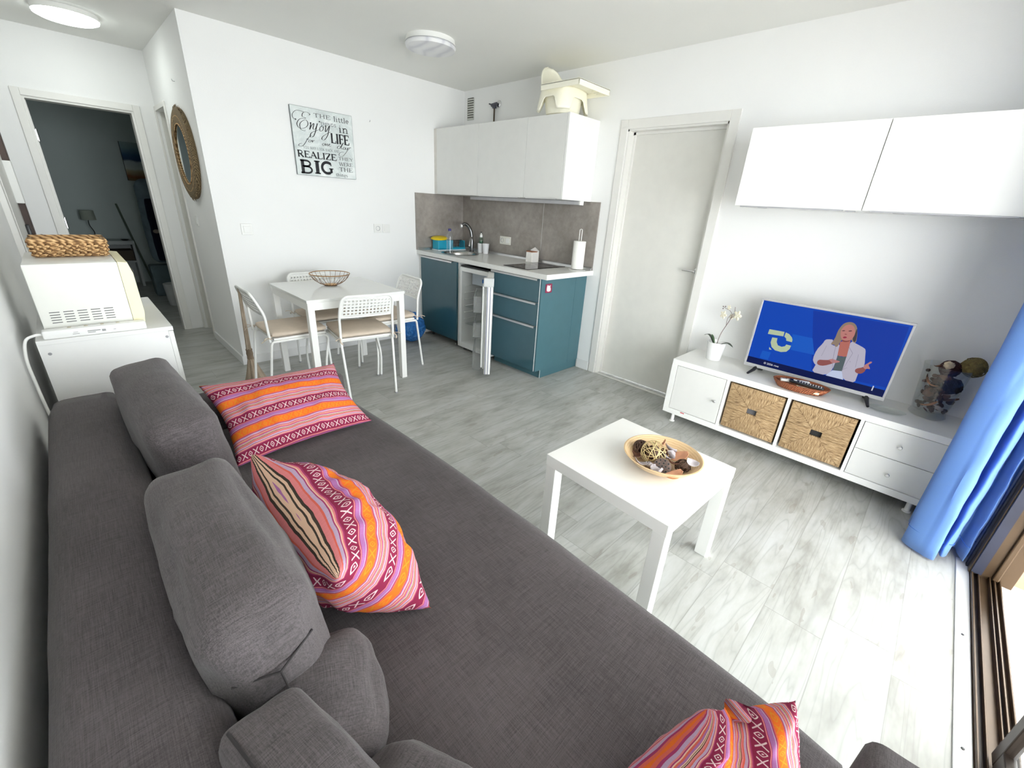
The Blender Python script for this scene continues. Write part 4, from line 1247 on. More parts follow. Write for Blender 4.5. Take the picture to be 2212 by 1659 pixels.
# fabric bundle leaning by the chair
fbn = thing('fabric_bundle', 'long beige cloth bundle tied near its foot, hanging behind the left chair', 'cloth bundle', (-2.43, -.42, 0))
BEI = simple('beige_linen', srgb(176, 160, 142), .9, var=.12, nscale=20, bump=.3, bscale=120)
def bundle(z0, z1, r0, r1, x0, x1, y0, y1, n=40, folds=9, amp=.18):
    b = B(); rows = []
    for j in range(15):
        t = j / 14; z = z0 + (z1 - z0) * t; r = r0 + (r1 - r0) * (t ** .8)
        rows.append([b.verts.new((x0 + (x1 - x0) * t + r * (1 + amp * math.cos(folds * a)) * math.cos(a) * .8, y0 + (y1 - y0) * t + r * (1 + amp * math.cos(folds * a)) * math.sin(a), z)) for a in [2 * PI * k / n for k in range(n)]])
    for A_, C_ in zip(rows, rows[1:]):
        for k in range(n): b.faces.new((A_[k], A_[(k + 1) % n], C_[(k + 1) % n], C_[k]))
    b.faces.new(rows[0]); b.faces.new(rows[-1])
    return b
build('skirt', bundle(.0, .19, .088, .024, .03, .015, 0, -.01), BEI, fbn, smooth=True)
build('tie_band', lathe(B(), [(.018, .185), (.023, .19), (.021, .21), (.024, .23), (.021, .25), (.023, .265), (.017, .27)], 24, Matrix.Translation((.013, -.01, 0)), cap0=True, cap1=True), simple('beige_cord', srgb(134, 118, 100), .9, var=.2), fbn, smooth=True)
build('strap', bundle(.265, .765, .020, .010, .012, -.02, -.01, -.20, folds=5), BEI, fbn, smooth=True)

# ---------------------------------------------------------------- kitchen
CD, HC = .6207, .9105
sk = thing('sink_cabinet', 'teal base cabinet below the sink, left of the fridge', 'kitchen cabinet', (-.3, -.37, 0))
def WS(bm, o): return W2(bm, o)
o_ = (-.3, -.37, 0)
b = B(); box(b, -.585, -.02, -.685, -.668, .03, .868); box(b, -.585, -.02, -.068, -.052, .03, .868); box(b, -.585, -.02, -.668, -.068, .08, .096); box(b, -.03, -.02, -.668, -.068, .096, .868); box(b, -.585, -.565, -.668, -.068, .80, .868)
build('body', WS(b, o_), WHITE_MATT, sk)
dd = build('door', WS(bx(-.606, -.587, -.668, -.055, .078, .862, bev=.0015), o_), TEAL, sk)
b = B(); box(b, -.622, -.600, -.60, -.075, .858, .864, bev=.001); box(b, -.622, -.619, -.60, -.075, .848, .860)
build('handle', WS(b, o_), ALU, dd)
build('filler_panel', WS(bx(-.590, -.57, -.052, -.002, .0, .868), o_), CAB_GREY, sk)
b = B(); tube(b, [(-.50, -.12, 0), (-.50, -.12, .08)], .014, 10); tube(b, [(-.50, -.62, 0), (-.50, -.62, .08)], .014, 10)
build('leg', WS(b, o_), BLACK, sk)

dc = thing('drawer_cabinet', 'teal cabinet with three wide drawers at the right end of the kitchen counter', 'kitchen cabinet', (-.3, -1.46, 0))
o_ = (-.3, -1.46, 0)
b = B(); box(b, -.585, -.02, -1.742, -1.165, .078, .868)
build('body', WS(b, o_), WHITE_MATT, dc)
b = B(); box(b, -.604, -.16, -1.765, -1.748, .078, .868, bev=.001); box(b, -.158, -.002, -1.765, -1.748, .078, .868, bev=.001)
build('side_panel', WS(b, o_), TEAL_SIDE, dc)
b = B(); box(b, -.527, -.51, -1.745, -1.165, .0, .077); box(b, -.527, -.002, -1.755, -1.740, .0, .077)
build('plinth', WS(b, o_), TEAL_SIDE, dc)
build('edge_strip', WS(bx(-.529, -.5265, -1.757, -1.754, 0, .077), o_), WHITE, dc)
for za, zb_ in ((.674, .864), (.478, .669), (.080, .473)):
    d_ = build('drawer', WS(bx(-.606, -.587, -1.742, -1.167, za, zb_, bev=.0015), o_), TEAL, dc)
    b = B(); box(b, -.624, -.600, -1.725, -1.175, zb_ - .002, zb_ + .004, bev=.001); box(b, -.624, -.621, -1.725, -1.175, zb_ - .012, zb_ + .001)
    build('handle', WS(b, o_), ALU, d_)
build('white_edge', WS(bx(-.6065, -.586, -1.7475, -1.7435, .078, .866), o_), WHITE, dc)
mg = thing('fridge_magnet', 'small pink framed sticker with a white figure on the teal side panel', 'sticker', (-.522, -1.7655, .792))
build('backing', bx(-.038, .038, -.004, 0, -.036, .036, bev=.006), simple('magenta_card', srgb(150, 52, 84), .4), mg)
b = B()
prism(b, chaikin([(-.022, -.026), (.020, -.026), (.024, -.006), (.014, .010), (.020, .026), (.004, .018), (-.008, .022), (-.018, .028), (-.026, .006)], 1), lambda a, c, t: (a, t, c), -.0055, -.004)
build('white_figure', b, WHITE, mg)

# fridge
fr = thing('fridge', 'small white under-counter fridge standing open between the teal cabinets', 'fridge', (-.33, -.93, 0))
o_ = (-.33, -.93, 0)
FY0, FY1 = -1.155, -.70
b = B()
box(b, -.595, -.07, FY0, FY0 + .035, .033, .830, bev=.004); box(b, -.595, -.07, FY1 - .035, FY1, .033, .830, bev=.004)
box(b, -.595, -.07, FY0 + .035, FY1 - .035, .033, .085, bev=.003); box(b, -.595, -.07, FY0 + .035, FY1 - .035, .790, .830, bev=.003)
box(b, -.12, -.07, FY0 + .035, FY1 - .035, .085, .79)
box(b, -.30, -.12, FY0 + .035, FY1 - .035, .085, .22, bev=.01)
FRW = simple('fridge_liner', (.78, .79, .78, 1), .35, var=.01)
build('body', WS(b, o_), FRW, fr)
build('top_cap', WS(bx(-.58, -.07, FY0 + .002, FY1 - .002, .830, .845, bev=.002), o_), BLACK, fr)
fz = build('freezer_box', WS(bx(-.50, -.13, FY0 + .05, FY1 - .075, .665, .775, bev=.006), o_), simple('freezer_flap', (.45, .50, .55, 1), .3, var=.05), fr)
build('blue_handle', WS(bx(-.512, -.50, FY0 + .10, FY0 + .22, .70, .735, bev=.005), o_), simple('blue_plastic', srgb(36, 106, 186), .3), fz)
for sz_ in (.44, .27):
    build('shelf', WS(bx(-.55, -.13, FY0 + .037, FY1 - .037, sz_, sz_ + .006), o_), glass('fridge_glass', (.95, .97, .97, 1), .15), fr)
b = B()
for k in range(7):
    for yy in (FY1 - .045, FY0 + .035): box(b, -.56, -.2, yy, yy + .010, .25 + k * .065, .262 + k * .065, bev=.003)
build('shelf_ridge', WS(b, o_), FRW, fr)
for yy in (-.74, -1.10): build('foot', WS(lathe(B(), [(.022, 0), (.022, .01), (.012, .033)], 16, Matrix.Translation((-.54, yy, 0)), cap0=True), o_), BLACK, fr)
# door (hinged at the right side, swung wide)
hx, hy = -.600, -1.158
ang = math.atan2(-1.54 - hy, -.962 - hx)
fd = build('door', bx(0, .485, -.026, .026, .05, .845, bev=.006), WHITE, fr, loc=(hx + .33, hy + .93, 0), rot=(0, 0, ang), smooth=True)
# local +y is... choose the liner on the camera-left side
b = B(); box(b, .02, .465, -.042, -.026, .09, .80, bev=.006)
build('gasket', b, simple('grey_gasket', (.45, .46, .46, 1), .6), fd)
b = B(); box(b, .03, .455, -.058, -.042, .10, .79, bev=.006)
build('liner', b, FRW, fd)
for za, zb_ in ((.57, .70), (.36, .48), (.07, .235)):
    b = B(); box(b, .05, .43, -.128, -.122, za, zb_, bev=.002); box(b, .05, .056, -.125, -.058, za, zb_, bev=.002); box(b, .424, .43, -.125, -.058, za, zb_, bev=.002); box(b, .05, .43, -.125, -.058, za, za + .006)
    build('door_bin', b, glass('frosted_bin', (.96, .97, .97, 1), .2, .4), fd)
b = B(); box(b, .440, .490, -.05, .032, .790, .860, bev=.008)
build('handle_cap', b, simple('grey_cap', (.55, .56, .56, 1), .35), fd)
b = B(); box(b, .4845, .488, -.020, -.012, .05, .79); box(b, .4845, .488, .004, .010, .05, .79)
build('edge_groove', b, simple('blue_grey_strip', (.22, .23, .30, 1), .4), fd)

# countertop
cto = thing('countertop', 'white kitchen worktop running from the corner over the teal cabinets', 'worktop', (-.3, -.9, .87))
o_ = (-.3, -.9, .87)
CT = simple('worktop_laminate', (.70, .70, .68, 1), .3, var=.02, nscale=40)
sc_, sr_ = (-.36, -.41), .175
b = B()
# slab with a round sink hole
def slab(b):
    x0, x1, y0, y1, z0, z1 = -CD, 0, -1.821, 0, .8705, HC
    bx0, bx1, by0, by1 = sc_[0] - .2, sc_[0] + .2, sc_[1] - .2, sc_[1] + .2
    for (a, c, d, e) in ((x0, bx0, y0, y1), (bx1, x1, y0, y1), (bx0, bx1, y0, by0), (bx0, bx1, by1, y1)): box(b, a, c, d, e, z0, z1)
    n = 48
    for z, fl in ((z1, 0), (z0, 1)):
        inn, out = [], []
        for k in range(n):
            t = 2 * PI * k / n; d_ = max(abs(math.cos(t)), abs(math.sin(t)))
            inn.append(b.verts.new((sc_[0] + sr_ * math.cos(t), sc_[1] + sr_ * math.sin(t), z)))
            out.append(b.verts.new((sc_[0] + .2 * math.cos(t) / d_, sc_[1] + .2 * math.sin(t) / d_, z)))
        for k in range(n): b.faces.new((out[k], out[(k + 1) % n], inn[(k + 1) % n], inn[k]))
        if z == z1: keep = inn
    for k in range(n):
        pass
slab(b)
build('slab', WS(b, o_), CT, cto)
build('end_cap', WS(bx(-CD, 0, -1.8225, -1.8205, .8705, HC), o_), WHITE, cto)
b = B()
prism(b, [(0, HC), (-.028, HC), (-.022, HC + .018), (-.012, HC + .026), (0, HC + .026)], lambda a, c, t: (a, t, c), -1.81, -.012)
prism(b, [(0, HC), (-.028, HC), (-.022, HC + .018), (-.012, HC + .026), (0, HC + .026)], lambda a, c, t: (t, a, c), -CD + .01, -.012)
build('back_trim', WS(b, o_), ALU, cto, label='grey sealing strip along the wall')
# backsplash panels
def bsp(label, *a):
    tag(build('backsplash_panel', bx(*a), CONC), label, 'backsplash', 'concrete look backsplash panels')
bsp('narrow grey concrete-look panel on the side wall left of the sink', -CD - .003, -.0095, -.009, 0, HC + .001, 1.462)
bsp('long grey concrete-look panel on the wall behind the sink', -.009, 0, -1.196, 0, HC + .001, 1.462)
bsp('grey concrete-look panel on the wall behind the hob and paper roll', -.009, 0, -1.813, -1.199, HC + .001, 1.462)
b = B(); box(b, -.0105, 0, -1.199, -1.196, HC, 1.462)
tag(build('panel_joint', b, ALU), 'thin pale joint strip between the two long backsplash panels', 'joint strip')
# sink + tap
si = thing('sink', 'round stainless steel sink set in the worktop corner', 'sink', (sc_[0], sc_[1], HC))
build('basin', lathe(B(), [(.192, .001), (.194, .004), (.176, .004), (.172, 0), (.168, -.02), (.160, -.13), (.13, -.15), (.02, -.155), (0, -.155)], 56), STEEL, si, smooth=True)
build('drain', lathe(B(), [(.03, -.153), (.03, -.150), (0, -.149)], 24), DARK, si)
tp = thing('kitchen_tap', 'tall arched chrome kitchen tap behind the sink', 'tap', (-.115, -.30, HC))
DCH = simple('dark_chrome', (.16, .16, .16, 1), .18, .9, var=.1)
build('body', lathe(B(), [(.026, 0), (.026, .006), (.019, .012), (.019, .10), (.017, .12)], 24, cap0=True, cap1=True), DCH, tp, smooth=True)
build('spout', tube(B(), smoothpts([(0, 0, .11), (-.002, .006, .17), (-.012, .018, .225), (-.030, .036, .262), (-.055, .055, .278), (-.078, .070, .266)], 6), [.013 + .005 * math.sin(k / 30 * PI) for k in range(31)], 14), DCH, tp, smooth=True)
build('nozzle', lathe(B(), [(.013, 0), (.017, .01), (.017, .035), (.013, .04)], 16, Matrix.Translation((-.084, .074, .236)), cap0=True, cap1=True), ALU, tp, smooth=True)
build('lever', tube(B(), smoothpts([(0, 0, .13), (-.02, -.015, .145), (-.055, -.035, .10), (-.07, -.045, .06)], 4), [.010] * 13, 8), CHROME, tp, smooth=True)
# dish rack with yellow bowl etc.
rk = thing('dish_rack', 'turquoise plastic dish rack standing in the corner by the sink', 'dish rack', (-.30, -.105, HC))
TURQ = simple('turquoise_plastic', srgb(36, 164, 196), .3, var=.05)
b = B()
box(b, -.15, .04, -.055, -.045, .012, .105, bev=.003); box(b, -.15, -.14, -.045, .055, .012, .105, bev=.003); box(b, .03, .04, -.045, .055, .012, .105, bev=.003); box(b, -.14, .03, .045, .055, .012, .105, bev=.003); box(b, -.15, .04, -.055, .055, .010, .018)
build('cutlery_box', b, TURQ, rk)
b = B(); box(b, -.16, .215, -.062, .062, .001, .012, bev=.005)
build('drip_tray', b, simple('white_drip_tray', (.7, .78, .84, 1), .3), rk)
b = B(); box(b, .04, .21, -.055, -.045, .012, .03, bev=.002); box(b, .04, .21, .045, .055, .012, .03, bev=.002); box(b, .04, .21, -.055, .055, .012, .016); box(b, .20, .21, -.045, .045, .012, .10, bev=.003)
build('plate_tray', b, TURQ, rk)
b = B()
for k in range(8): tube(b, smoothpts([(.05 + k * .02, -.05, .016), (.05 + k * .02, -.035, .085), (.055 + k * .02, .02, .098), (.055 + k * .02, .05, .02)], 4), .0022, 6)
build('prong', b, simple('black_prong', (.015, .02, .025, 1), .5), rk, smooth=True)
yl = build('yellow_lid', ell(B(), [(.2, .018), (.75, .015), (.95, .006), (1, 0), (.96, -.004), (.75, .008), (.2, .012)], .115, .075), simple('yellow_plastic', srgb(226, 198, 28), .4, var=.05), loc=(-.40, -.105, HC + .122), rot=(.12, -.06, .3), smooth=True)
tag(yl, 'yellow plastic lid lying on top of the turquoise dish rack', 'lid')
# bottle
bo = thing('water_bottle', 'clear plastic water bottle with dark blue cap standing by the sink', 'bottle', (-.545, -.475, HC))
PETG = glass('pet_plastic', (.93, .95, .96, 1), .10, .05)
prof = [(0, .003), (.026, .003), (.031, .01)]
for k in range(8): prof += [(.032, .02 + k * .018), (.0295, .028 + k * .018)]
prof += [(.032, .17), (.028, .19), (.015, .205), (.0125, .215), (.0125, .228)]
build('bottle_body', lathe(B(), prof, 28), PETG, bo, smooth=True)
build('cap', lathe(B(), [(.0145, .222), (.0145, .242), (.013, .244), (0, .244)], 20, cap0=True), simple('navy_cap', srgb(44, 42, 110), .4), bo, smooth=True)
# cups + detergent
CUPW = simple('cup_white', (.78, .78, .80, 1), .4, var=.02)
def cup(label, x, y, r0, r1, h):
    o = build('white_cup', lathe(B(), [(0, .002), (r0, .002), (r1, h), (r1 - .002, h), (r0 - .002, .005), (0, .005)], 28), CUPW, loc=(x, y, HC), smooth=True)
    tag(o, label, 'cup', 'white cups beside the sink')
cup('white ridged cup holding the green bottle, right behind the sink', -.095, -.425, .028, .036, .098)
cup('plain white cup to the right of the green detergent bottle', -.105, -.515, .026, .036, .102)
dg = thing('detergent_bottle', 'small green and clear bottle with a white cap standing in the white cup', 'bottle', (-.093, -.424, HC + .008))
build('bottle_body', lathe(B(), [(0, 0), (.022, 0), (.022, .085), (.024, .10), (.022, .13), (.016, .152)], 24), glass('pale_green_plastic', (.72, .85, .76, 1), .12, .1), dg, smooth=True)
build('green_liquid', lathe(B(), [(0, .004), (.0195, .004), (.0195, .085), (.021, .115), (0, .115)], 24), simple('green_liquid', srgb(40, 96, 70), .3), dg, smooth=True)
build('cap', lathe(B(), [(.016, .150), (.014, .178), (.006, .182), (.006, .194), (0, .195)], 20, cap0=True), WHITE, dg, smooth=True)
build('nozzle', lathe(B(), [(.006, .192), (.007, .206), (0, .207)], 12), BLACK, dg)
# hob
hb = thing('hob', 'flat black glass hob set in the worktop beside the wall', 'hob', (-.30, -1.415, HC))
build('glass_plate', bx(-.265, .235, -.145, .145, .0, .005, bev=.001), simple('black_glass', (.006, .006, .007, 1), .06, var=.02, spec=.35), hb)
b = B()
for cx_, r_ in ((-.11, .07), (.11, .085)):
    tube(b, [(cx_ + r_ * math.cos(t), r_ * math.sin(t), .0052) for t in [2 * PI * k / 40 for k in range(40)]], .0007, 4, closed=True)
build('zone_ring', b, GREYP, hb)
# salt box
sb = thing('salt_box', 'white ribbed caddy with a wooden lid standing behind the hob', 'caddy', (-.105, -1.175, HC))
b = B()
outl = [(-.045, -.05), (.045, -.05), (.045, .05), (-.02, .05), (-.045, .03)]
prism(b, outl, lambda a, c, t: (a, c, t), .001, .092)
for k in range(7): box(b, -.049, -.044, -.046 + k * .011, -.041 + k * .011, .006, .088, bev=.001, seg=1)
build('box_body', b, simple('white_wood', (.80, .78, .75, 1), .5, var=.03), sb)
b = B(); prism(b, [(-.047, -.05), (.02, -.05), (.02, .05), (-.02, .05), (-.047, .03)], lambda a, c, t: (a, c, t), .092, .100)
build('wooden_lid', b, simple('brown_wood', srgb(150, 92, 58), .45, var=.15), sb)
b = B(); prism(b, [(-.05, .09), (.05, .09), (.05, .105), (.0, .132), (-.05, .105)], lambda a, c, t: (t, a, c), .036, .045)
build('back_board', b, simple('white_wood', (.8, .78, .75, 1)), sb)
# paper towel
pt = thing('paper_towel_holder', 'roll of white paper towel on a wire holder at the right end of the worktop', 'paper towel', (-.125, -1.735, HC))
b = B()
tube(b, [(.072 * math.cos(t), .072 * math.sin(t), .005) for t in [2 * PI * k / 40 for k in range(40)]], .003, 6, closed=True)
tube(b, fillet([(0, -.012, .004), (0, -.012, .245), (0, -.012, .335), (0, .012, .335), (0, .012, .245), (0, .012, .004)], .014, 6), .003, 7)
build('wire_stand', b, TUBE_W, pt, smooth=True)
build('paper_roll', lathe(B(), [(.02, .012), (.050, .012), (.052, .016), (.052, .236), (.050, .240), (.02, .240)], 40), PAPER, pt, smooth=True)

# wall cabinets
UD, uz0, uz1 = .3859, 1.4625, 2.0502
GU = 'white wall cabinets over the kitchen worktop'
for y0, y1, lb, hd in ((-.686, -.05, 'white wall cabinet over the sink, next to the side wall', 0), (-1.285, -.686, 'white wall cabinet in the middle over the worktop', 1), (-1.7065, -1.285, 'white wall cabinet at the right end, under the high chair', 1)):
    o_ = (-.19, (y0 + y1) / 2, uz0)
    c = thing('wall_cabinet', lb, 'wall cabinet', o_, 0, GU)
    build('body', WS(bx(-UD + .019, -.001, y0 + .001, y1 - .001, uz0, uz1 - .002, bev=.001), o_), WHITE, c)
    d_ = build('door', WS(bx(-UD, -UD + .018, y0 + .0015 + (.018 if y0 < -1.6 else 0), y1 - .0015, uz0 + .002, uz1 - .003, bev=.001), o_), CAB_GREY, c)
    if hd: build('handle', WS(bx(-UD - .006, -UD + .010, y0 + .06, y1 - .03, uz0 - .004, uz0 + .002, bev=.001), o_), ALU, d_)
    if y0 < -1.6: build('side_panel', WS(bx(-UD, -.001, y0 - .001, y0 + .016, uz0 - .001, uz1 - .001), o_), WHITE, c)
b = B(); box(b, -UD + .004, -UD + .02, -.050, -.001, uz0, uz1); box(b, -UD + .02, -.001, -.050, -.034, uz0, uz1)
tag(build('filler_panel', b, simple('beige_filler', (.66, .64, .60, 1), .5)), 'narrow beige filler strip between the wall cabinets and the side wall', 'filler panel')
lb_ = thing('light_bar', 'long slim grey lamp fixed under the wall cabinets', 'lamp', (-.13, -1.0, 1.442))
build('housing', bx(-.022, .022, -.70, .70, -.012, .020, bev=.006), simple('light_bar_grey', (.52, .52, .54, 1), .35, .2), lb_)
build('end_cap', bx(-.024, .024, -.715, -.70, -.013, .020, bev=.003), WHITE, lb_)

# right wall cabinets
GR = 'white wall cabinets over the television'
for y0, y1, lb in ((-3.6106, -3.0064, 'white wall cabinet above the television, next to the door'), (-4.215, -3.6106, 'white wall cabinet above the glass vase, nearest the window')):
    o_ = (-.195, (y0 + y1) / 2, 1.4667)
    c = thing('wall_cabinet', lb, 'wall cabinet', o_, 0, GR)
    build('body', WS(bx(-.371, -.001, y0 + .001, y1 - .001, 1.4667, 1.8602, bev=.001), o_), WHITE, c)
    d_ = build('door', WS(bx(-.39, -.372, y0 + .002, y1 - .002, 1.4687, 1.8612, bev=.001), o_), WHITE, c)
    build('handle', WS(bx(-.397, -.378, y0 + .075, y1 - .035, 1.4625, 1.4692, bev=.001), o_), GREYP, d_)
    b = B(); box(b, -.36, -.33, y1 - .16, y1 - .12, 1.462, 1.4667); box(b, -.36, -.33, y0 + .03, y0 + .07, 1.462, 1.4667)
    build('hinge_plate', WS(b, o_), GREYP, c)

# vent grille, valve
vg = thing('vent_grille', 'tall narrow slatted vent grille high in the kitchen corner', 'vent', (0, -.106, 2.268))
build('grille_frame', bx(-.006, 0, -.052, .052, -.094, .094, bev=.001), simple('vent_grey', (.56, .57, .54, 1), .6), vg)
b = B()
for k in range(9): box(b, -.014, -.004, -.046, .046, -.086 + k * .0205, -.077 + k * .0205, M=None)
build('slat', b, simple('vent_slat', (.62, .62, .58, 1), .6), vg)
b = B()
for k in range(9): box(b, -.0075, -.006, -.046, .046, -.077 + k * .0205, -.066 + k * .0205)
build('slot', b, simple('vent_gap', (.16, .16, .14, 1), .8), vg)
vv = thing('gas_valve', 'dark metal valve with a pipe on the wall above the cabinets', 'valve', (-.03, -.49, 2.052))
build('pipe', tube(B(), [(0, 0, 0), (0, 0, .20)], .008, 10), simple('copper_dark', srgb(84, 72, 58), .5, .6, var=.2), vv, smooth=True)
b = B(); tube(b, [(0, .04, .215), (0, -.03, .222)], .014, 12); tube(b, [(0, .075, .23), (0, .045, .222)], .006, 8); box(b, -.012, .012, -.02, .02, .185, .215, bev=.004)
build('valve_body', b, simple('gunmetal', (.10, .10, .12, 1), .4, .7), vv, smooth=True)
build('wall_rosette', lathe(B(), [(.03, 0), (.028, .006), (.01, .012)], 24, Matrix.Translation((.028, -.035, .225)) @ Matrix.Rotation(-PI / 2, 4, 'Y'), cap0=True, cap1=True), CHROME, vv, smooth=True)
b = B(); tube(b, [(0, .07, .006), (0, -.10, .006)], .006, 8); tube(b, [(0, -.09, .008), (.012, -.075, .032)], .003, 6)
build('lower_pipe', b, simple('gunmetal', (.1, .1, .12, 1)), vv, smooth=True)

# high chair seat on the cabinets
hc = thing('high_chair_seat', 'cream plastic baby high chair seat without legs, lying on the wall cabinet', 'high chair', (-.215, -1.49, 2.0505))
HCP = simple('cream_white_plastic', srgb(247, 244, 228), .35, var=.015)
b = B(); rows = []
def sq(t, hx_, hy_, n=4.0):
    c, s = math.cos(t), math.sin(t)
    return (math.copysign(abs(c) ** (2 / n), c) * hx_, math.copysign(abs(s) ** (2 / n), s) * hy_)
NN = 96
for j in range(9):
    q = j / 8
    row = []
    for k in range(NN):
        t = 2 * PI * k / NN
        cor = abs(math.sin(2 * t))            # 1 at corners
        x_, y_ = sq(t, 1, 1)
        m_f = min(abs(x_), abs(y_))
        q2 = min(1, max(0, (m_f - .30) / .26)); q2 = q2 * q2 * (3 - 2 * q2)
        zb_ = .118 - .085 * q2
        z = .185 * (1 - q) + zb_ * q
        fl = 1 + .16 * ((.185 - z) / .15)
        x, y = sq(t, .158 * fl, .138 * fl)
        row.append(b.verts.new((x, y, z)))
    rows.append(row)
for A_, C_ in zip(rows, rows[1:]):
    for k in range(NN): b.faces.new((A_[k], A_[(k + 1) % NN], C_[(k + 1) % NN], C_[k]))
o = build('leg_socket_skirt', b, HCP, hc, smooth=True); m_ = o.modifiers.new('s', 'SOLIDIFY'); m_.thickness = .006
b = B(); rows = []
for r_, z in ((1.0, .185), (.95, .15), (.90, .10), (.86, .05), (.80, .016), (.6, .003), (.3, .002)):
    rows.append([b.verts.new((*[a_ for a_ in sq(2 * PI * k / 64, .150 * r_, .130 * r_, 3)], z)) for k in range(64)])
for A_, C_ in zip(rows, rows[1:]):
    for k in range(64): b.faces.new((A_[k], A_[(k + 1) % 64], C_[(k + 1) % 64], C_[k]))
b.faces.new(rows[-1])
o = build('seat_tub', b, HCP, hc, smooth=True); m_ = o.modifiers.new('s', 'SOLIDIFY'); m_.thickness = .004
b = B(); rows = []
for j in range(15):
    q = j / 14
    z = .16 + (.352 - .16) * q
    hw_ = .150 * math.sqrt(max(.0, 1 - (q * .985) ** 2.6)) + .002
    rows.append([b.verts.new((a_ * hw_, .128 + .050 * q - .035 * a_ * a_ * (1 - q * .4), z)) for a_ in [-1 + 2 * i / 14 for i in range(15)]])
for A_, C_ in zip(rows, rows[1:]):
    for k in range(14): b.faces.new((A_[k], A_[k + 1], C_[k + 1], C_[k]))
o = build('backrest', b, HCP, hc, smooth=True); m_ = o.modifiers.new('s', 'SOLIDIFY'); m_.thickness = .008
tr_ = thing('tray', None, None); tr_.parent = hc
b = B()
TX0, TX1, TY0, TY1, TZ = -.205, .18, -.30, .06, .186
outline = fillet([(TX0, TY1, 0), (TX0, TY0, 0), (TX1, TY0, 0), (TX1, TY1, 0)], .03, 5)
outline = [(p.x, p.y) for p in outline]
bpy.data.objects.remove(tr_)
b = bx(TX0, TX1, TY0, TY0 + .20, TZ - .003, TZ + .004, bev=.002)
box(b, TX0, TX1, TY0, TY0 + .008, TZ - .036, TZ + .006, bev=.003)
box(b, TX0, TX0 + .008, TY0, TY1, TZ - .034, TZ + .006, bev=.003); box(b, TX1 - .008, TX1, TY0, TY1, TZ - .034, TZ + .006, bev=.003)
box(b, TX0, TX0 + .05, TY0 + .19, TY1, TZ - .003, TZ + .004, bev=.002); box(b, TX1 - .05, TX1, TY0 + .19, TY1, TZ - .003, TZ + .004, bev=.002)
for k in range(3): box(b, TX1 - .10 + k * .03, TX1 - .09 + k * .03, TY0 + .01, TY0 + .10, TZ - .022, TZ - .003, bev=.002)
build('tray', b, HCP, hc)

# sockets and switches
def plate(name, label, cat, axis, a, z, kind, mat=None, size=.083):
    t_ = thing(name, label, cat, (a, 0, z) if axis == 'y' else (0 - .009, a, z))
    if axis == 'x': t_.rotation_euler = (0, 0, -PI / 2)
    h_ = size / 2
    build('plate', bx(-h_, h_, -.009, 0, -h_, h_, bev=.003), mat or PLAST_W, t_)
    if kind == 'switch':
        build('rocker', bx(-h_ * .62, h_ * .62, -.014, -.009, -h_ * .62, h_ * .62, bev=.002), PLAST_W, t_)
    else:
        build('socket_well', lathe(B(), [(.020, 0), (.022, .003), (.019, .003), (.018, -.004), (0, -.004)], 28, Matrix.Translation((0, -.009, 0)) @ Matrix.Rotation(PI / 2, 4, 'X')), GREYP, t_, smooth=True)
        b = B()
        for s_ in (-1, 1): lathe(b, [(.003, 0), (0, .0005)], 10, Matrix.Translation((s_ * .0095, -.0065, 0)) @ Matrix.Rotation(PI / 2, 4, 'X'))
        build('pin_hole', b, DARK, t_)
plate('light_switch', 'white light switch on the wall left of the dining table', 'switch', 'y', -2.178, 1.10, 'switch')
plate('wall_socket', 'white wall socket to the right of the framed sign, beside a switch', 'socket', 'y', -1.053, 1.118, 'socket', size=.08)
plate('light_switch', 'white light switch directly right of the socket on the sign wall', 'switch', 'y', -.962, 1.118, 'switch', size=.08)
OFFW = simple('off_white_plastic', (.74, .73, .66, 1), .4, var=.01)
plate('wall_socket', 'off-white wall socket on the concrete-look backsplash', 'socket', 'x', -.672, 1.062, 'socket', OFFW, .078)
plate('light_switch', 'off-white switch beside the socket on the concrete-look backsplash', 'switch', 'x', -.750, 1.062, 'switch', OFFW, .078)
t_ = thing('light_switch', 'white light switch on the corridor wall below the round mirror', 'switch', (XC, .67, 1.12))
build('plate', bx(-.009, 0, -.041, .041, -.041, .041, bev=.003), PLAST_W, t_)
build('rocker', bx(-.014, -.009, -.026, .026, -.026, .026, bev=.002), PLAST_W, t_)
b = tube(B(), [(0, 0, 0), (0, -.012, .002), (0, -.014, .012)], .002, 6)
o = build('wall_hook', b, GREYP, loc=(-1.067, 0, 2.005)); tag(o, 'tiny metal hook on the wall right of the framed sign', 'hook')
o = build('wall_hook', tube(B(), [(0, 0, 0), (-.015, 0, .0), (-.018, .0, .012)], .002, 6), GREYP, loc=(XC, .42, 2.09)); tag(o, 'tiny metal hook on the corridor wall above the round mirror', 'hook')

# ---------------------------------------------------------------- sign
sg = thing('text_canvas', 'square grey canvas sign with black lettering on the dining wall', 'wall sign', (-1.742, -.001, 1.53))
def canvasmat():
    t = NT('distressed_canvas')
    v = t.coord('Object')
    n = t.noise(v, 7, 6, .65, .8)
    t.base(t.ramp(n, [(.32, srgb(196, 203, 203)), (.5, srgb(214, 221, 220)), (.7, srgb(238, 241, 240))]))
    t.p(Roughness=.8)
    return t.m
CANV = canvasmat()
build('canvas', bx(0, .499, -.020, 0, 0, .487, bev=.002), CANV, sg)
b = B(); box(b, -.0015, 0, -.019, 0, 0, .487); box(b, 0, .499, -.019, 0, .487, .4885); box(b, 0, .499, -.019, 0, -.0015, 0); box(b, .499, .5005, -.019, 0, 0, .487)
build('canvas_edge', b, simple('canvas_edge_grey', srgb(128, 134, 136), .8), sg)
INK = simple('black_ink', (.012, .012, .016, 1), .7)
INK_G = simple('grey_ink', srgb(136, 142, 144), .7)
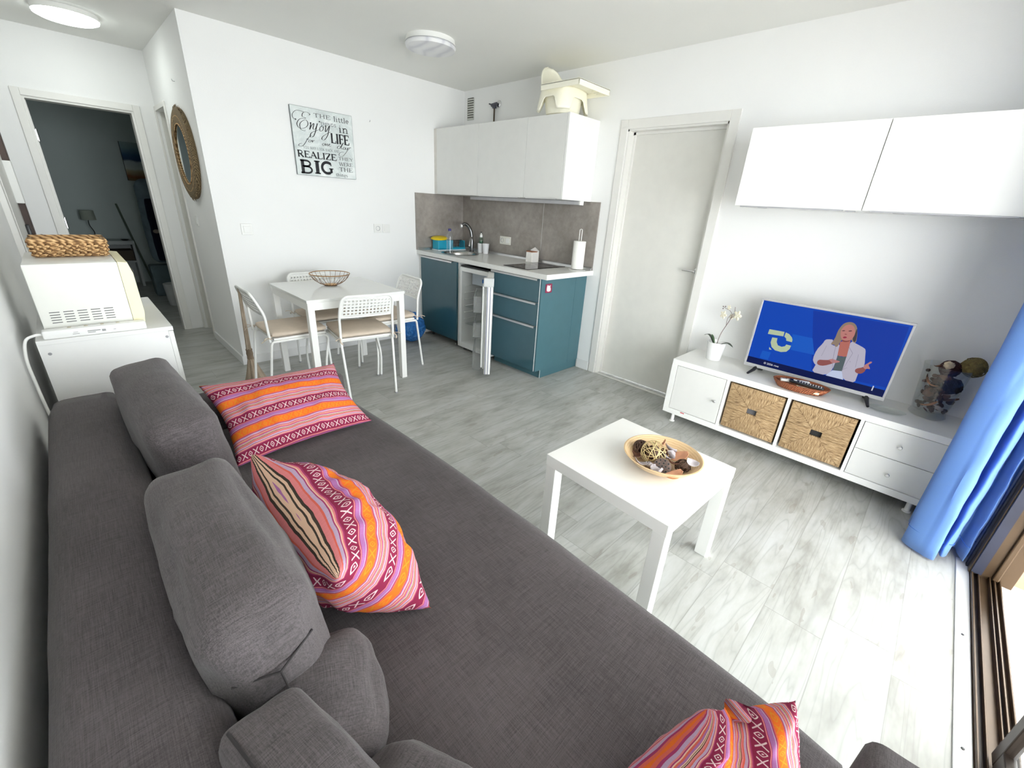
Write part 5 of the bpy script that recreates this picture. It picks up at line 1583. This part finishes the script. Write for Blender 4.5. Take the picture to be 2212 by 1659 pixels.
# stroke font (serif capitals and a few small letters): (x0,y0,x1,y1,weight) T thick, t thin ; curves as point lists
def arc(cx, cy, rx, ry, a0, a1, n=14): return [(cx + rx * math.cos(math.radians(a0 + (a1 - a0) * i / n)), cy + ry * math.sin(math.radians(a0 + (a1 - a0) * i / n))) for i in range(n + 1)]
T_, t_w = 1.0, .42
def sf(x, y, w=.13): return ([(x - w, y), (x + w, y)], .34)
G = {
 'T': (.9, [([(.45, 0), (.45, 1)], T_), ([(.04, .97), (.86, .97)], t_w), ([(.06, 1), (.03, .78)], t_w), ([(.84, 1), (.87, .78)], t_w), sf(.45, .02)]),
 'H': (1.0, [([(.2, 0), (.2, 1)], T_), ([(.8, 0), (.8, 1)], T_), ([(.2, .52), (.8, .52)], t_w), sf(.2, .02), sf(.2, .98), sf(.8, .02), sf(.8, .98)]),
 'E': (.86, [([(.2, 0), (.2, 1)], T_), ([(.06, .98), (.76, .98)], t_w), ([(.2, .52), (.58, .52)], t_w), ([(.06, .02), (.78, .02)], t_w), ([(.76, 1), (.78, .8)], t_w), ([(.78, 0), (.82, .24)], t_w), ([(.58, .62), (.58, .42)], t_w)]),
 'I': (.44, [([(.22, 0), (.22, 1)], T_), sf(.22, .02, .16), sf(.22, .98, .16)]),
 'N': (1.0, [([(.18, 0), (.18, 1)], t_w), ([(.18, 1), (.82, 0)], T_), ([(.82, 0), (.82, 1)], t_w), sf(.18, .02), sf(.16, .98, .1), sf(.82, .98)]),
 'G': (1.0, [(arc(.5, .5, .38, .49, 50, 300, 22), T_), ([(.78, .45), (.78, .08)], T_), ([(.62, .45), (.94, .45)], .34), ([(.76, .96), (.78, .7)], t_w), ([(.68, .04), (.78, .1)], t_w)]),
 'S': (.72, [(arc(.36, .74, .24, .24, 40, 250, 12) + arc(.36, .26, .26, .25, 70, -140, 12), T_ * .8), ([(.6, .98), (.6, .76)], t_w), ([(.12, .24), (.12, .02)], t_w)]),
 'L': (.82, [([(.2, 0), (.2, 1)], T_), sf(.2, .98), ([(.06, .02), (.76, .02)], t_w), ([(.76, 0), (.79, .26)], t_w)]),
 'F': (.80, [([(.2, 0), (.2, 1)], T_), ([(.06, .98), (.74, .98)], t_w), ([(.2, .52), (.58, .52)], t_w), ([(.74, 1), (.76, .78)], t_w), ([(.58, .62), (.58, .42)], t_w), sf(.2, .02)]),
 'Y': (.92, [([(.1, 1), (.46, .5)], T_), ([(.82, 1), (.46, .5)], t_w), ([(.46, .5), (.46, 0)], T_), sf(.46, .02), sf(.1, .98, .1), sf(.82, .98, .1)]),
 'O': (1.0, [(arc(.5, .5, .38, .49, 0, 360, 28), T_ * .8)]),
 'U': (1.0, [([(.2, 1), (.2, .35)] + arc(.5, .35, .3, .34, 180, 360, 14) + [(.8, 1)], T_ * .75), sf(.2, .98), sf(.8, .98, .1)]),
 'M': (1.2, [([(.18, 0), (.22, 1)], t_w), ([(.22, 1), (.6, .05)], T_), ([(.6, .05), (.98, 1)], t_w), ([(.98, 1), (1.02, 0)], T_), sf(.18, .02), sf(1.02, .02), sf(.2, .98, .1), sf(1.0, .98, .1)]),
 'A': (1.0, [([(.12, 0), (.48, 1)], t_w), ([(.48, 1), (.88, 0)], T_), ([(.25, .36), (.74, .36)], t_w), sf(.12, .02), sf(.88, .02)]),
 'K': (.96, [([(.2, 0), (.2, 1)], T_), ([(.2, .42), (.78, 1)], t_w), ([(.36, .56), (.82, 0)], T_), sf(.2, .02), sf(.2, .98), sf(.84, .02), sf(.76, .98)]),
 'B': (.9, [([(.2, 0), (.2, 1)], T_), ([(.06, .98), (.45, .98)] + arc(.45, .76, .25, .22, 90, -90, 10) + [(.2, .53)], T_ * .55), ([(.2, .53), (.48, .53)] + arc(.48, .275, .30, .255, 90, -90, 10) + [(.06, .02)], T_ * .55)]),
 'C': (.95, [(arc(.5, .5, .38, .49, 45, 315, 22), T_ * .85), ([(.77, .98), (.79, .7)], t_w)]),
 'D': (1.0, [([(.2, 0), (.2, 1)], T_), ([(.06, .98), (.42, .98)] + arc(.42, .5, .42, .48, 90, -90, 16) + [(.06, .02)], T_ * .6)]),
 'R': (.95, [([(.2, 0), (.2, 1)], T_), ([(.06, .98), (.45, .98)] + arc(.45, .74, .26, .24, 90, -90, 10) + [(.2, .5)], T_ * .6), ([(.42, .5), (.84, .0)], T_), sf(.2, .02), sf(.86, .02, .08)]),
 'Z': (.86, [([(.1, .98), (.76, .98)], t_w), ([(.74, .98), (.1, .02)], T_), ([(.1, .02), (.78, .02)], t_w), ([(.1, 1), (.09, .76)], t_w), ([(.77, 0), (.8, .26)], t_w)]),
 'W': (1.3, [([(.08, 1), (.38, 0)], T_), ([(.38, 0), (.66, .95)], t_w), ([(.66, 1), (.94, 0)], T_), ([(.94, 0), (1.22, 1)], t_w), sf(.08, .98, .1), sf(.66, .98, .1), sf(1.22, .98, .1)]),
 'l': (.38, [([(.19, 0), (.19, 1.05)], T_ * .8), sf(.19, .02), ([(.06, 1.0), (.19, 1.05)], t_w)]),
 'i': (.38, [([(.19, 0), (.19, .66)], T_ * .8), sf(.19, .02), ([(.06, .62), (.19, .66)], t_w), ([(.17, .9), (.21, .9)], 1.3)]),
 't': (.46, [([(.2, .9), (.2, .14), (.28, .03), (.42, .06)], T_ * .75), ([(.05, .64), (.4, .64)], t_w)]),
 'e': (.62, [([(.1, .36), (.52, .36)] + arc(.31, .34, .22, .32, 5, 310, 18), T_ * .6)]),
 'n': (.72, [([(.18, 0), (.18, .66)], T_ * .8), ([(.18, .5), (.3, .64), (.45, .66), (.55, .55), (.55, 0)], T_ * .7), sf(.18, .02), sf(.55, .02), ([(.06, .62), (.18, .66)], t_w)]),
 'h': (.72, [([(.18, 0), (.18, 1.02)], T_ * .8), ([(.18, .5), (.3, .64), (.45, .66), (.55, .55), (.55, 0)], T_ * .7), sf(.18, .02), sf(.55, .02), ([(.06, .98), (.18, 1.02)], t_w)]),
 'g': (.62, [(arc(.28, .46, .18, .20, 0, 360, 16), T_ * .6), ([(.42, .62), (.56, .66)], t_w), ([(.2, .28), (.14, .16), (.3, .08), (.48, 0), (.46, -.16), (.26, -.24), (.1, -.14), (.16, .02), (.22, .1)], T_ * .5)]),
 's': (.52, [(arc(.25, .50, .15, .16, 40, 250, 8) + arc(.25, .17, .17, .16, 70, -140, 8), T_ * .6)]),
 ' ': (.45, []),
}
def strokes(bm, paths, depth=-.0225):
    for pts, wd in paths:
        n = len(pts)
        ws = wd if isinstance(wd, list) else [wd] * n
        L, R_ = [], []
        for i in range(n):
            a = pts[max(i - 1, 0)]; c = pts[min(i + 1, n - 1)]
            dx, dy = c[0] - a[0], c[1] - a[1]; l_ = math.hypot(dx, dy) or 1
            nx, ny = -dy / l_ * ws[i] / 2, dx / l_ * ws[i] / 2
            L.append(bm.verts.new((pts[i][0] + nx, depth, pts[i][1] + ny))); R_.append(bm.verts.new((pts[i][0] - nx, depth, pts[i][1] - ny)))
        for i in range(n - 1): bm.faces.new((L[i], L[i + 1], R_[i + 1], R_[i]))
sdep = [-.0210]
def word(s, x0, x1, y0, h, ink=None, wt=.18):
    tot = sum(G[c][0] for c in s)
    sx_ = (x1 - x0) / tot
    b = B(); x = x0
    P = []
    for c in s:
        wdt, st = G[c]
        for pts, w_ in st: P.append(([(x + p[0] * sx_, y0 + p[1] * h) for p in pts], w_ * wt * min(sx_ * 1.3, h)))
        x += wdt * sx_
    sdep[0] -= .00012
    strokes(b, P, sdep[0])
    return build('lettering', b, ink or INK, sg)
word('THE', .176, .316, .4306, .027); word('little', .338, .472, .4240, .0355)
word('THINGS', .222, .357, .3830, .0205, simple('mid_grey_ink', srgb(88, 92, 98), .7)); word('in', .374, .460, .3490, .053)
word('LIFE', .300, .461, .2625, .072, wt=.20); word('YOU MAY LOOK BACK AND', .066, .366, .1950, .018, INK_G, .16)
word('REALIZE', .014, .336, .1310, .047, wt=.24)
word('THEY', .350, .484, .1400, .023, wt=.15); word('WERE', .354, .474, .0960, .027, wt=.15); word('THE', .350, .474, .0530, .031, wt=.16)
word('things', .316, .423, .0120, .024, simple('mid_grey_ink', srgb(88, 92, 98)))
word('B', .022, .132, .0140, .095, wt=.26); word('I', .132, .196, .0190, .093, wt=.30); word('G', .190, .306, .0260, .085, wt=.24)
def script(pts, wmin, wmax, n=6):
    P = smoothpts([(a, c, 0) for a, c in pts], n)
    q = [(p.x, p.y) for p in P]
    ws = []
    for i in range(len(q)):
        a = q[max(i - 1, 0)]; c = q[min(i + 1, len(q) - 1)]
        dx, dy = c[0] - a[0], c[1] - a[1]; l_ = math.hypot(dx, dy) or 1
        ws.append(wmin + (wmax - wmin) * (abs(dy) / l_) ** 2)
    return (q, ws)
b = B()
E_ = [(0.032, 0.3919), (0.0125, 0.4007), (0.0143, 0.428), (0.046, 0.4551), (0.0914, 0.4543), (0.105, 0.450)]
E2 = [(0.1394, 0.4365), (0.1485, 0.4446), (0.1215, 0.455), (0.094, 0.4445), (0.0869, 0.4194), (0.1129, 0.4115), (0.0651, 0.3989), (0.0401, 0.3676), (0.0461, 0.3409), (0.0721, 0.3344), (0.1091, 0.3502), (0.1262, 0.3772), (0.1114, 0.3992), (0.0785, 0.3838), (0.0601, 0.3603), (0.0638, 0.3297), (0.0858, 0.3206), (0.0999, 0.3237)]
P = [script(E_, .0022, .0034), script(E2, .0018, .0058),
     script([(.1400, .3790), (0.1491, 0.3877), (0.1420, 0.360), (0.1349, 0.3364), (0.1501, 0.3633), (0.1725, 0.3842), (0.1616, 0.3438), (0.18, 0.3465), (.193, .368)], .0014, .0072),
     script([(0.2011, 0.3886), (0.1890, 0.355), (0.1774, 0.3248), (0.1571, 0.2898), (0.1322, 0.2829), (0.1439, 0.313), (0.180, 0.332), (.212, .346)], .0012, .0075),
     script([(0.2407, 0.3803), (0.2179, 0.3591), (0.219, 0.3343), (0.2412, 0.3482), (0.2482, 0.3743), (0.232, 0.3755), (.250, .362)], .0014, .0058),
     script([(.260, .376), (0.2696, 0.3811), (0.2609, 0.3402), (.272, .346), (0.2993, 0.3855), (0.288, 0.345), (0.2741, 0.3093), (0.2454, 0.2763), (0.2252, 0.2809), (0.2403, 0.3047), (0.303, 0.3425)], .0012, .0070),
     script([(0.1566, 0.2862), (0.150, .292), (0.1372, 0.2907), (0.1152, 0.2735), (0.0727, 0.2181), (0.0438, 0.2056), (0.0331, 0.2132), (.041, .2230), (0.0587, 0.2306)], .0014, .0045),
     script([(0.098, 0.264), (0.1190, 0.2650)], .0028, .004),
     script([(.128, .261), (.117, .2545), (.117, .2450), (.131, .2480), (.136, .2580), (.129, .262), (.142, .258), (.146, .2620), (.1440, .2465), (.153, .259), (.160, .262), (.165, .259)], .0018, .0040),
     script([(.236, .250), (.225, .2430), (.228, .2330), (.242, .2380), (.245, .2480), (.237, .2500), (.252, .248), (.255, .2510), (.252, .2355), (.265, .2490), (.270, .2500), (.267, .2350), (.280, .2430), (.290, .2500), (.283, .2520), (.279, .2400), (.288, .2350), (.298, .2390)], .0018, .0038),
     script([(.378, .243), (.368, .2480), (.352, .2380), (.351, .2280), (.365, .2260), (.381, .2420), (.395, .2620), (.408, .2760), (.386, .2420), (.384, .2280), (.396, .2300)], .0018, .0046),
     script([(.420, .240), (.411, .2430), (.401, .2330), (.404, .2250), (.417, .2300), (.424, .2420), (.421, .2270), (.433, .2300)], .0018, .0044),
     script([(.436, .239), (.441, .2420), (.437, .2280), (.446, .2270), (.462, .2430), (.474, .2470), (.4500, .2421), (0.4285, 0.2089), (0.3938, 0.1742), (0.3669, 0.1712), (0.3592, 0.1818), (0.3741, 0.1988), (0.4059, 0.2063)], .0014, .0040)]
strokes(b, P, sdep[0] - .0003)
for cx_, cz_ in ((.0325, .392), (.2190, .4035)): lathe(b, [(.0052, 0), (0, .0001)], 12, Matrix.Translation((cx_, sdep[0] - .0004, cz_)) @ Matrix.Rotation(PI / 2, 4, 'X'))
build('script_lettering', b, INK, sg)

# ---------------------------------------------------------------- round mirror
mr = thing('round_mirror', 'round mirror in a wide dried grass frame on the corridor wall', 'mirror', (XC, .488, 1.612))
b = B(); lathe(b, [(.205, .028), (.212, .033), (.25, .037), (.295, .038), (.316, .030), (.320, .012), (.316, 0), (.205, 0)], 72, Matrix.Rotation(-PI / 2, 4, 'Y'))
build('woven_ring', b, RAFFIA, mr, smooth=True)
b = B(); rnd = random.Random(5)
for k in range(150):
    a = 2 * PI * k / 150 + rnd.uniform(-.02, .02); r1 = rnd.uniform(.322, .340)
    tube(b, [(-.034, .285 * math.cos(a), .285 * math.sin(a)), (-.020, r1 * math.cos(a + rnd.uniform(-.03, .03)), r1 * math.sin(a))], [.004, .0012], 5)
build('fringe', b, RAFFIA, mr)
b = B()
for rr in (.210, .262): tube(b, [(-.034, rr * math.cos(t), rr * math.sin(t)) for t in [2 * PI * k / 60 for k in range(60)]], .0045, 6, closed=True)
build('cord_ring', b, BRAID, mr, smooth=True)
build('mirror_glass', lathe(B(), [(0, .029), (.207, .029), (.207, .006)], 60, Matrix.Rotation(-PI / 2, 4, 'Y')), simple('mirror_silver', (.62, .68, .68, 1), .04, 1, var=.01), mr, smooth=True)

# ---------------------------------------------------------------- microwave corner
wc = thing('white_cabinet', 'white laminate cabinet against the left wall carrying the microwave', 'cabinet', (-3.172, -1.19, 0))
o_ = (-3.172, -1.19, 0)
cxa, cxb, cya, cyb, czt = -3.389, -2.956, -1.575, -.83, .79
b = B(); box(b, cxa, cxb - .02, cya, cya + .018, .0, czt - .019); box(b, cxa, cxb - .02, cyb - .018, cyb, .0, czt - .019); box(b, cxa, cxa + .012, cya + .018, cyb - .018, .05, czt - .019); box(b, cxa + .012, cxb - .02, cya + .018, cyb - .018, .05, .066)
build('carcass', WS(b, o_), WHITE_MATT, wc)
build('top_panel', WS(bx(cxa, cxb, cya - .002, cyb, czt - .019, czt, bev=.0015), o_), WHITE_MATT, wc)
for y0, y1 in ((cya + .003, -1.205), (-1.20, cyb - .003)):
    build('door', WS(bx(cxb - .019, cxb - .001, y0, y1, .055, czt - .022, bev=.001), o_), WHITE, wc)
b = B()
for xx, zz in ((-3.362, .735), (-2.985, .745)):
    lathe(b, [(.006, 0), (.006, .002), (.003, .003), (.003, .001), (0, .001)], 14, Matrix.Translation((xx, cya, zz)) @ Matrix.Rotation(PI / 2, 4, 'X'))
build('cam_screw', WS(b, o_), GREYP, wc)
mw = thing('microwave', 'white microwave oven with cream front standing on the white cabinet', 'microwave', (-3.20, -1.28, czt))
o_ = (-3.20, -1.28, czt)
mx0, mx1, my0, my1, mz0, mz1 = -3.358, -3.078, -1.50, -1.07, czt + .012, 1.072
build('casing', WS(bx(mx0, mx1, my0, my1, mz0, mz1, bev=.006), o_), MW_W, mw, smooth=True)
b = B(); prism(b, [(mx1, mz0), (mx1 + .036, mz0), (mx1 + .044, mz0 + .05), (mx1 + .042, mz1 - .05), (mx1 + .032, mz1 - .004), (mx1, mz1)], lambda a, c, t: (a, t, c), my0, my1)
build('front_panel', WS(b, o_), CREAM, mw)
b = B(); box(b, mx1 + .0445, mx1 + .047, my0 + .04, my1 - .13, mz0 + .04, mz1 - .04, bev=.001)
build('door_window', WS(b, o_), simple('smoked_glass', (.03, .03, .03, 1), .1), mw)
b = B()
for i in range(5):
    for j in range(5):
        x_ = mx0 + .030 + i * .041; z_ = mz0 + .036 + j * .0105
        box(b, x_, x_ + .030, my0 - .0008, my0 + .002, z_, z_ + .003)
build('vent_slot', WS(b, o_), simple('vent_dark', (.10, .10, .10, 1), .8), mw)
b = B()
for xx in (mx0 + .03, mx1 - .02):
    for yy in (my0 + .03, my1 - .03): lathe(b, [(.012, czt), (.012, mz0)], 12, Matrix.Translation((xx, yy, 0)), cap0=True, cap1=True)
build('foot', WS(b, o_), BLACK, mw)
ps = thing('power_strip', 'white power strip lying on the cabinet edge in front of the microwave', 'power strip', (-3.205, -1.545, czt))
build('housing', bx(-.160, .160, -.026, .022, .0005, .034, bev=.006, seg=3), simple('bright_white_plastic', (.85, .85, .84, 1), .3, var=.01), ps, smooth=True)
b = B()
for xx in (-.08, -.03, .02, .07): lathe(b, [(.006, 0), (.006, .003), (0, .004)], 12, Matrix.Translation((xx, .008, .033)))
build('button', b, simple('brown_grey_button', srgb(190, 180, 160), .5), ps)
b = B()
for x0_, x1_, z0_, z1_ in ((-.075, -.055, .012, .014), (-.072, -.058, .019, .0205), (-.03, .010, .017, .021), (-.03, -.006, .011, .014), (.014, .026, .012, .021), (.05, .058, .014, .016)):
    box(b, x0_, x1_, -.0268, -.026, z0_, z1_)
build('rating_mark', b, simple('print_grey', (.32, .32, .32, 1), .6), ps)
b = tube(B(), smoothpts([(-.158, -.002, .018), (-.185, -.008, .018), (-.210, -.02, .002), (-.222, -.05, -.06), (-.220, -.085, -.14), (-.213, -.13, -.26), (-.20, -.19, -.40), (-.195, -.24, -.52)], 6), .0052, 8)
build('cord', b, PLAST_W, ps, smooth=True)
# woven tray basket on top of the microwave
wbk = thing('wicker_tray_basket', 'shallow rectangular wicker basket standing on the microwave', 'basket', (-3.205, -1.24, mz1))
def frus(b, x0, x1, y0, y1, z0, X0, X1, YY0, YY1, z1_, th=.010):
    def ring(x0, x1, y0, y1, z): return [b.verts.new(p) for p in ((x0, y0, z), (x1, y0, z), (x1, y1, z), (x0, y1, z))]
    A_ = ring(x0, x1, y0, y1, z0); C_ = ring(X0, X1, YY0, YY1, z1_); D_ = ring(X0 + th, X1 - th, YY0 + th, YY1 - th, z1_); E_ = ring(x0 + th, x1 - th, y0 + th, y1 - th, z0 + th)
    b.faces.new(A_[::-1]); b.faces.new(E_)
    for P_, Q_ in ((A_, C_), (C_, D_), (D_, E_)):
        for k in range(4): b.faces.new((P_[k], P_[(k + 1) % 4], Q_[(k + 1) % 4], Q_[k]))
b = B(); frus(b, -.113, .113, -.035, .10, .002, -.118, .118, -.095, .11, .072)
build('basket_body', b, BRAID, wbk)
b = B()
def braid(b, p0, p1, out, h=.0095, r=.0056, seg=.021):
    p0, p1, out = Vector(p0), Vector(p1), Vector(out); d = p1 - p0; n = max(2, int(d.length / seg)); dn = d / n
    for k in range(n):
        for s_ in (1, -1):
            a = p0 + dn * (k - .15) + Vector((0, 0, s_ * h)); c = p0 + dn * (k + 1.05)
            tube(b, [a, a * .55 + c * .45 + out + Vector((0, 0, s_ * h * .35)), c], [r * .55, r, r * .5], 7)
for z, yy, xx in ((.018, -.052, .115), (.038, -.068, .117), (.057, -.084, .118)):
    braid(b, (-xx, yy, z), (xx, yy, z), (0, -.003, 0))
    braid(b, (xx, yy, z), (xx, .10, z), (.003, 0, 0)); braid(b, (-xx, yy, z), (-xx, .10, z), (-.003, 0, 0))
build('braid', b, BRAID, wbk, smooth=True)
b = B(); tube(b, [(-.118, -.095, .073), (.118, -.095, .073), (.118, .11, .073), (-.118, .11, .073)], .006, 8, closed=True); tube(b, [(-.113, -.037, .005), (.113, -.037, .005)], .005, 6)
build('rim', b, BRAID, wbk, smooth=True)

# blue rubbish bag beside the cabinet
bb = thing('rubbish_bag', 'blue plastic rubbish bag on the floor behind the right chair', 'bag', (-.845, -.20, 0))
b = B(); bmesh.ops.create_icosphere(b, subdivisions=5, radius=1)
for v in b.verts:
    p = v.co.copy()
    f_ = 1 + .12 * noise.noise(p * 2.3) + .10 * noise.noise(p * 5.0 + Vector((3, 1, 2))) + .05 * abs(noise.noise(p * 11))
    v.co = Vector((p.x * .145 * f_, p.y * .155 * f_, (p.z * .5 + .5) * .31 * (1 + .05 * noise.noise(p * 4)) if p.z > -.6 else (p.z * .5 + .5) * .31))
    if v.co.z < .004: v.co.z = .004
t = NT('blue_bag_plastic')
v_ = t.coord('Object'); n_ = t.noise(v_, 14, 5, .7, 1.5)
t.base(t.ramp(n_, [(.3, srgb(30, 92, 170)), (.55, srgb(52, 130, 210)), (.75, srgb(124, 184, 234))])); t.p(Roughness=.22); t.bump(n_, 1.0, .05)
build('bag_body', b, t.m, bb, smooth=True)
b = B()
for k in range(3):
    a = k * 2.1
    tube(b, [(0, 0, .285), (.02 * math.cos(a), .02 * math.sin(a), .305), (.06 * math.cos(a), .06 * math.sin(a), .300)], [.016, .014, .018], 7, flat=.4)
build('knot', b, t.m, bb, smooth=True)

# ---------------------------------------------------------------- ceiling lamps
def lampmat():
    t = NT('wavy_white_diffuser')
    v = t.coord('Object')
    wv = t.n('ShaderNodeTexWave'); wv.inputs['Scale'].default_value = 3.5; wv.inputs['Distortion'].default_value = 9; wv.inputs['Detail'].default_value = 2; wv.inputs['Detail Scale'].default_value = .9
    t.l(v, wv.inputs[0])
    t.base(t.ramp(wv.outputs[1], [(0, srgb(206, 206, 212)), (.3, srgb(222, 222, 226)), (1, srgb(230, 230, 232))]))
    t.p(Roughness=.3)
    return t.m
cl = thing('ceiling_lamp', 'round white ceiling lamp, switched off, above the dining table', 'ceiling lamp', (-1.075, -.955, H))
build('base_ring', lathe(B(), [(.150, 0), (.168, 0), (.172, -.03), (.165, -.036)], 56), WHITE, cl, smooth=True)
build('diffuser', lathe(B(), [(.172, -.034), (.176, -.042), (.170, -.058), (.12, -.070), (0, -.076)], 56), lampmat(), cl, smooth=True)
b = B(); tube(b, [(.1725 * math.cos(t), .1725 * math.sin(t), -.0325) for t in [2 * PI * k / 60 for k in range(60)]], .0012, 5, closed=True)
build('seam_ring', b, GREYP, cl)
build('clip', bx(.165, .18, -.012, .012, -.044, -.026, bev=.002), WHITE, cl)
c2 = thing('ceiling_lamp', 'round glowing ceiling lamp in the corridor, top left of the picture', 'ceiling lamp', (-2.855, .745, H))
build('base_ring', lathe(B(), [(.150, 0), (.168, 0), (.170, -.03)], 56), WHITE, c2, smooth=True)
t = NT('glowing_diffuser'); t.base((.9, .9, .9, 1)); t.b.inputs['Emission Color'].default_value = (.93, 1, .96, 1); t.b.inputs['Emission Strength'].default_value = 14.0
build('diffuser', lathe(B(), [(.166, -.028), (.166, -.040), (.14, -.052), (.08, -.058), (0, -.060)], 56), t.m, c2, smooth=True)

# ---------------------------------------------------------------- bedroom beyond the doorway
pc = thing('framed_picture', 'small seascape picture on the far bedroom wall', 'picture', (-2.25, 4.599, 1.66))
t = NT('seascape_print')
tc = t.n('ShaderNodeTexCoord'); sx_ = t.n('ShaderNodeSeparateXYZ'); t.l(tc.outputs['Object'], sx_.inputs[0])
zz = t.math('ADD', t.math('ADD', t.math('MULTIPLY', sx_.outputs[2], 2.0), .5), t.math('MULTIPLY', t.math('SUBTRACT', t.noise(tc.outputs['Object'], 9, 4), .5), .12))
t.base(t.ramp(zz, [(0, srgb(120, 104, 70)), (.12, srgb(150, 90, 50)), (.25, srgb(190, 176, 140)), (.32, srgb(214, 220, 216)), (.50, srgb(196, 206, 210)), (.54, srgb(40, 74, 120)), (.68, srgb(60, 100, 140)), (.85, srgb(130, 160, 170)), (1, srgb(160, 180, 180))])); t.p(Roughness=.7)
build('canvas', bx(-.14, .14, -.02, 0, -.245, .245, bev=.002), t.m, pc)
build('canvas_edge', bx(-.145, -.14, -.02, 0, -.245, .245), simple('dark_edge', (.03, .04, .05, 1), .7), pc)
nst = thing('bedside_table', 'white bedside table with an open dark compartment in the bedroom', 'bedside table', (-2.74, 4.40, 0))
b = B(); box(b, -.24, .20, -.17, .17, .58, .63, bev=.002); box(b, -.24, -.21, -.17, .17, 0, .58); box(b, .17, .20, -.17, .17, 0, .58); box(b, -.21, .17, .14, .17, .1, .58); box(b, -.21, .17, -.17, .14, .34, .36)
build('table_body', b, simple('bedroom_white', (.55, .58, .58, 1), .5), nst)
build('drawer_box', bx(-.20, .16, -.15, .13, .365, .50), simple('brown_box', srgb(90, 80, 66), .8), nst)
nl = thing('bedside_lamp', 'small table lamp with a pale fabric shade in the bedroom', 'lamp', (-2.935, 4.40, .63))
build('lamp_shade', lathe(B(), [(.078, .26), (.070, .38), (.068, .38), (.076, .26)], 32), simple('linen_shade', (.40, .44, .38, 1), .9), nl, smooth=True)
b = B(); lathe(b, [(.05, 0), (.05, .01), (.008, .02)], 24, cap0=True); tube(b, smoothpts([(0, 0, .01), (.02, 0, .1), (-.01, 0, .2), (0, 0, .30)], 4), .005, 8)
build('lamp_base', b, BLACK, nl, smooth=True)
o = build('small_dish', lathe(B(), [(0, .003), (.03, .003), (.05, .018), (.046, .018), (0, .006)], 24), BLACK, loc=(-2.63, 4.30, .63), smooth=True); tag(o, 'small dark dish on the bedside table', 'dish')
gc = thing('draped_stand', 'upright stand draped in navy cloth under a pale blue cover, by the bedroom doorway', 'draped stand', (-2.36, 3.45, 0))
b = softbox((.26, .22, 1.0), r=.08, bulge=.01, seg=12, wr=.008, seed=8); bmesh.ops.translate(b, verts=b.verts[:], vec=(.03, .0, .93))
build('pale_cover', b, simple('pale_blue_cover', srgb(120, 138, 150), .8, var=.15), gc, smooth=True)
b = softbox((.22, .05, .74), r=.02, bulge=.006, seg=12, wr=.004, seed=9); bmesh.ops.translate(b, verts=b.verts[:], vec=(.055, -.13, .84))
nv = build('navy_cloth', b, simple('navy_cloth', srgb(16, 20, 44), .9, var=.2), gc, smooth=True)
b = ball(B(), (0, 0, 0), .035, s=(1, .5, .7)); build('pale_badge', b, simple('pale_badge', srgb(150, 140, 130), .8), gc, loc=(-.01, -.165, .83), smooth=True)
b = B(); box(b, -.16, .16, -.10, .10, .0, .40, bev=.02)
build('foot_block', b, simple('blue_grey_base', srgb(92, 110, 116), .7, var=.15), gc)
o = build('waste_bin', lathe(B(), [(0, .002), (.085, .002), (.105, .265), (.100, .265), (.082, .008), (0, .008)], 32), simple('grey_white_bin', (.55, .57, .58, 1), .5), loc=(-2.40, 2.72, 0), smooth=True); tag(o, 'small white waste bin on the bedroom floor', 'bin')
o = build('leaning_pole', tube(B(), [(-2.60, 4.56, 1.10), (-2.44, 4.20, .02)], .012, 8), simple('green_grey_pole', srgb(96, 110, 96), .6)); tag(o, 'thin pale pole leaning on the bedroom wall beside the bedside table', 'pole')
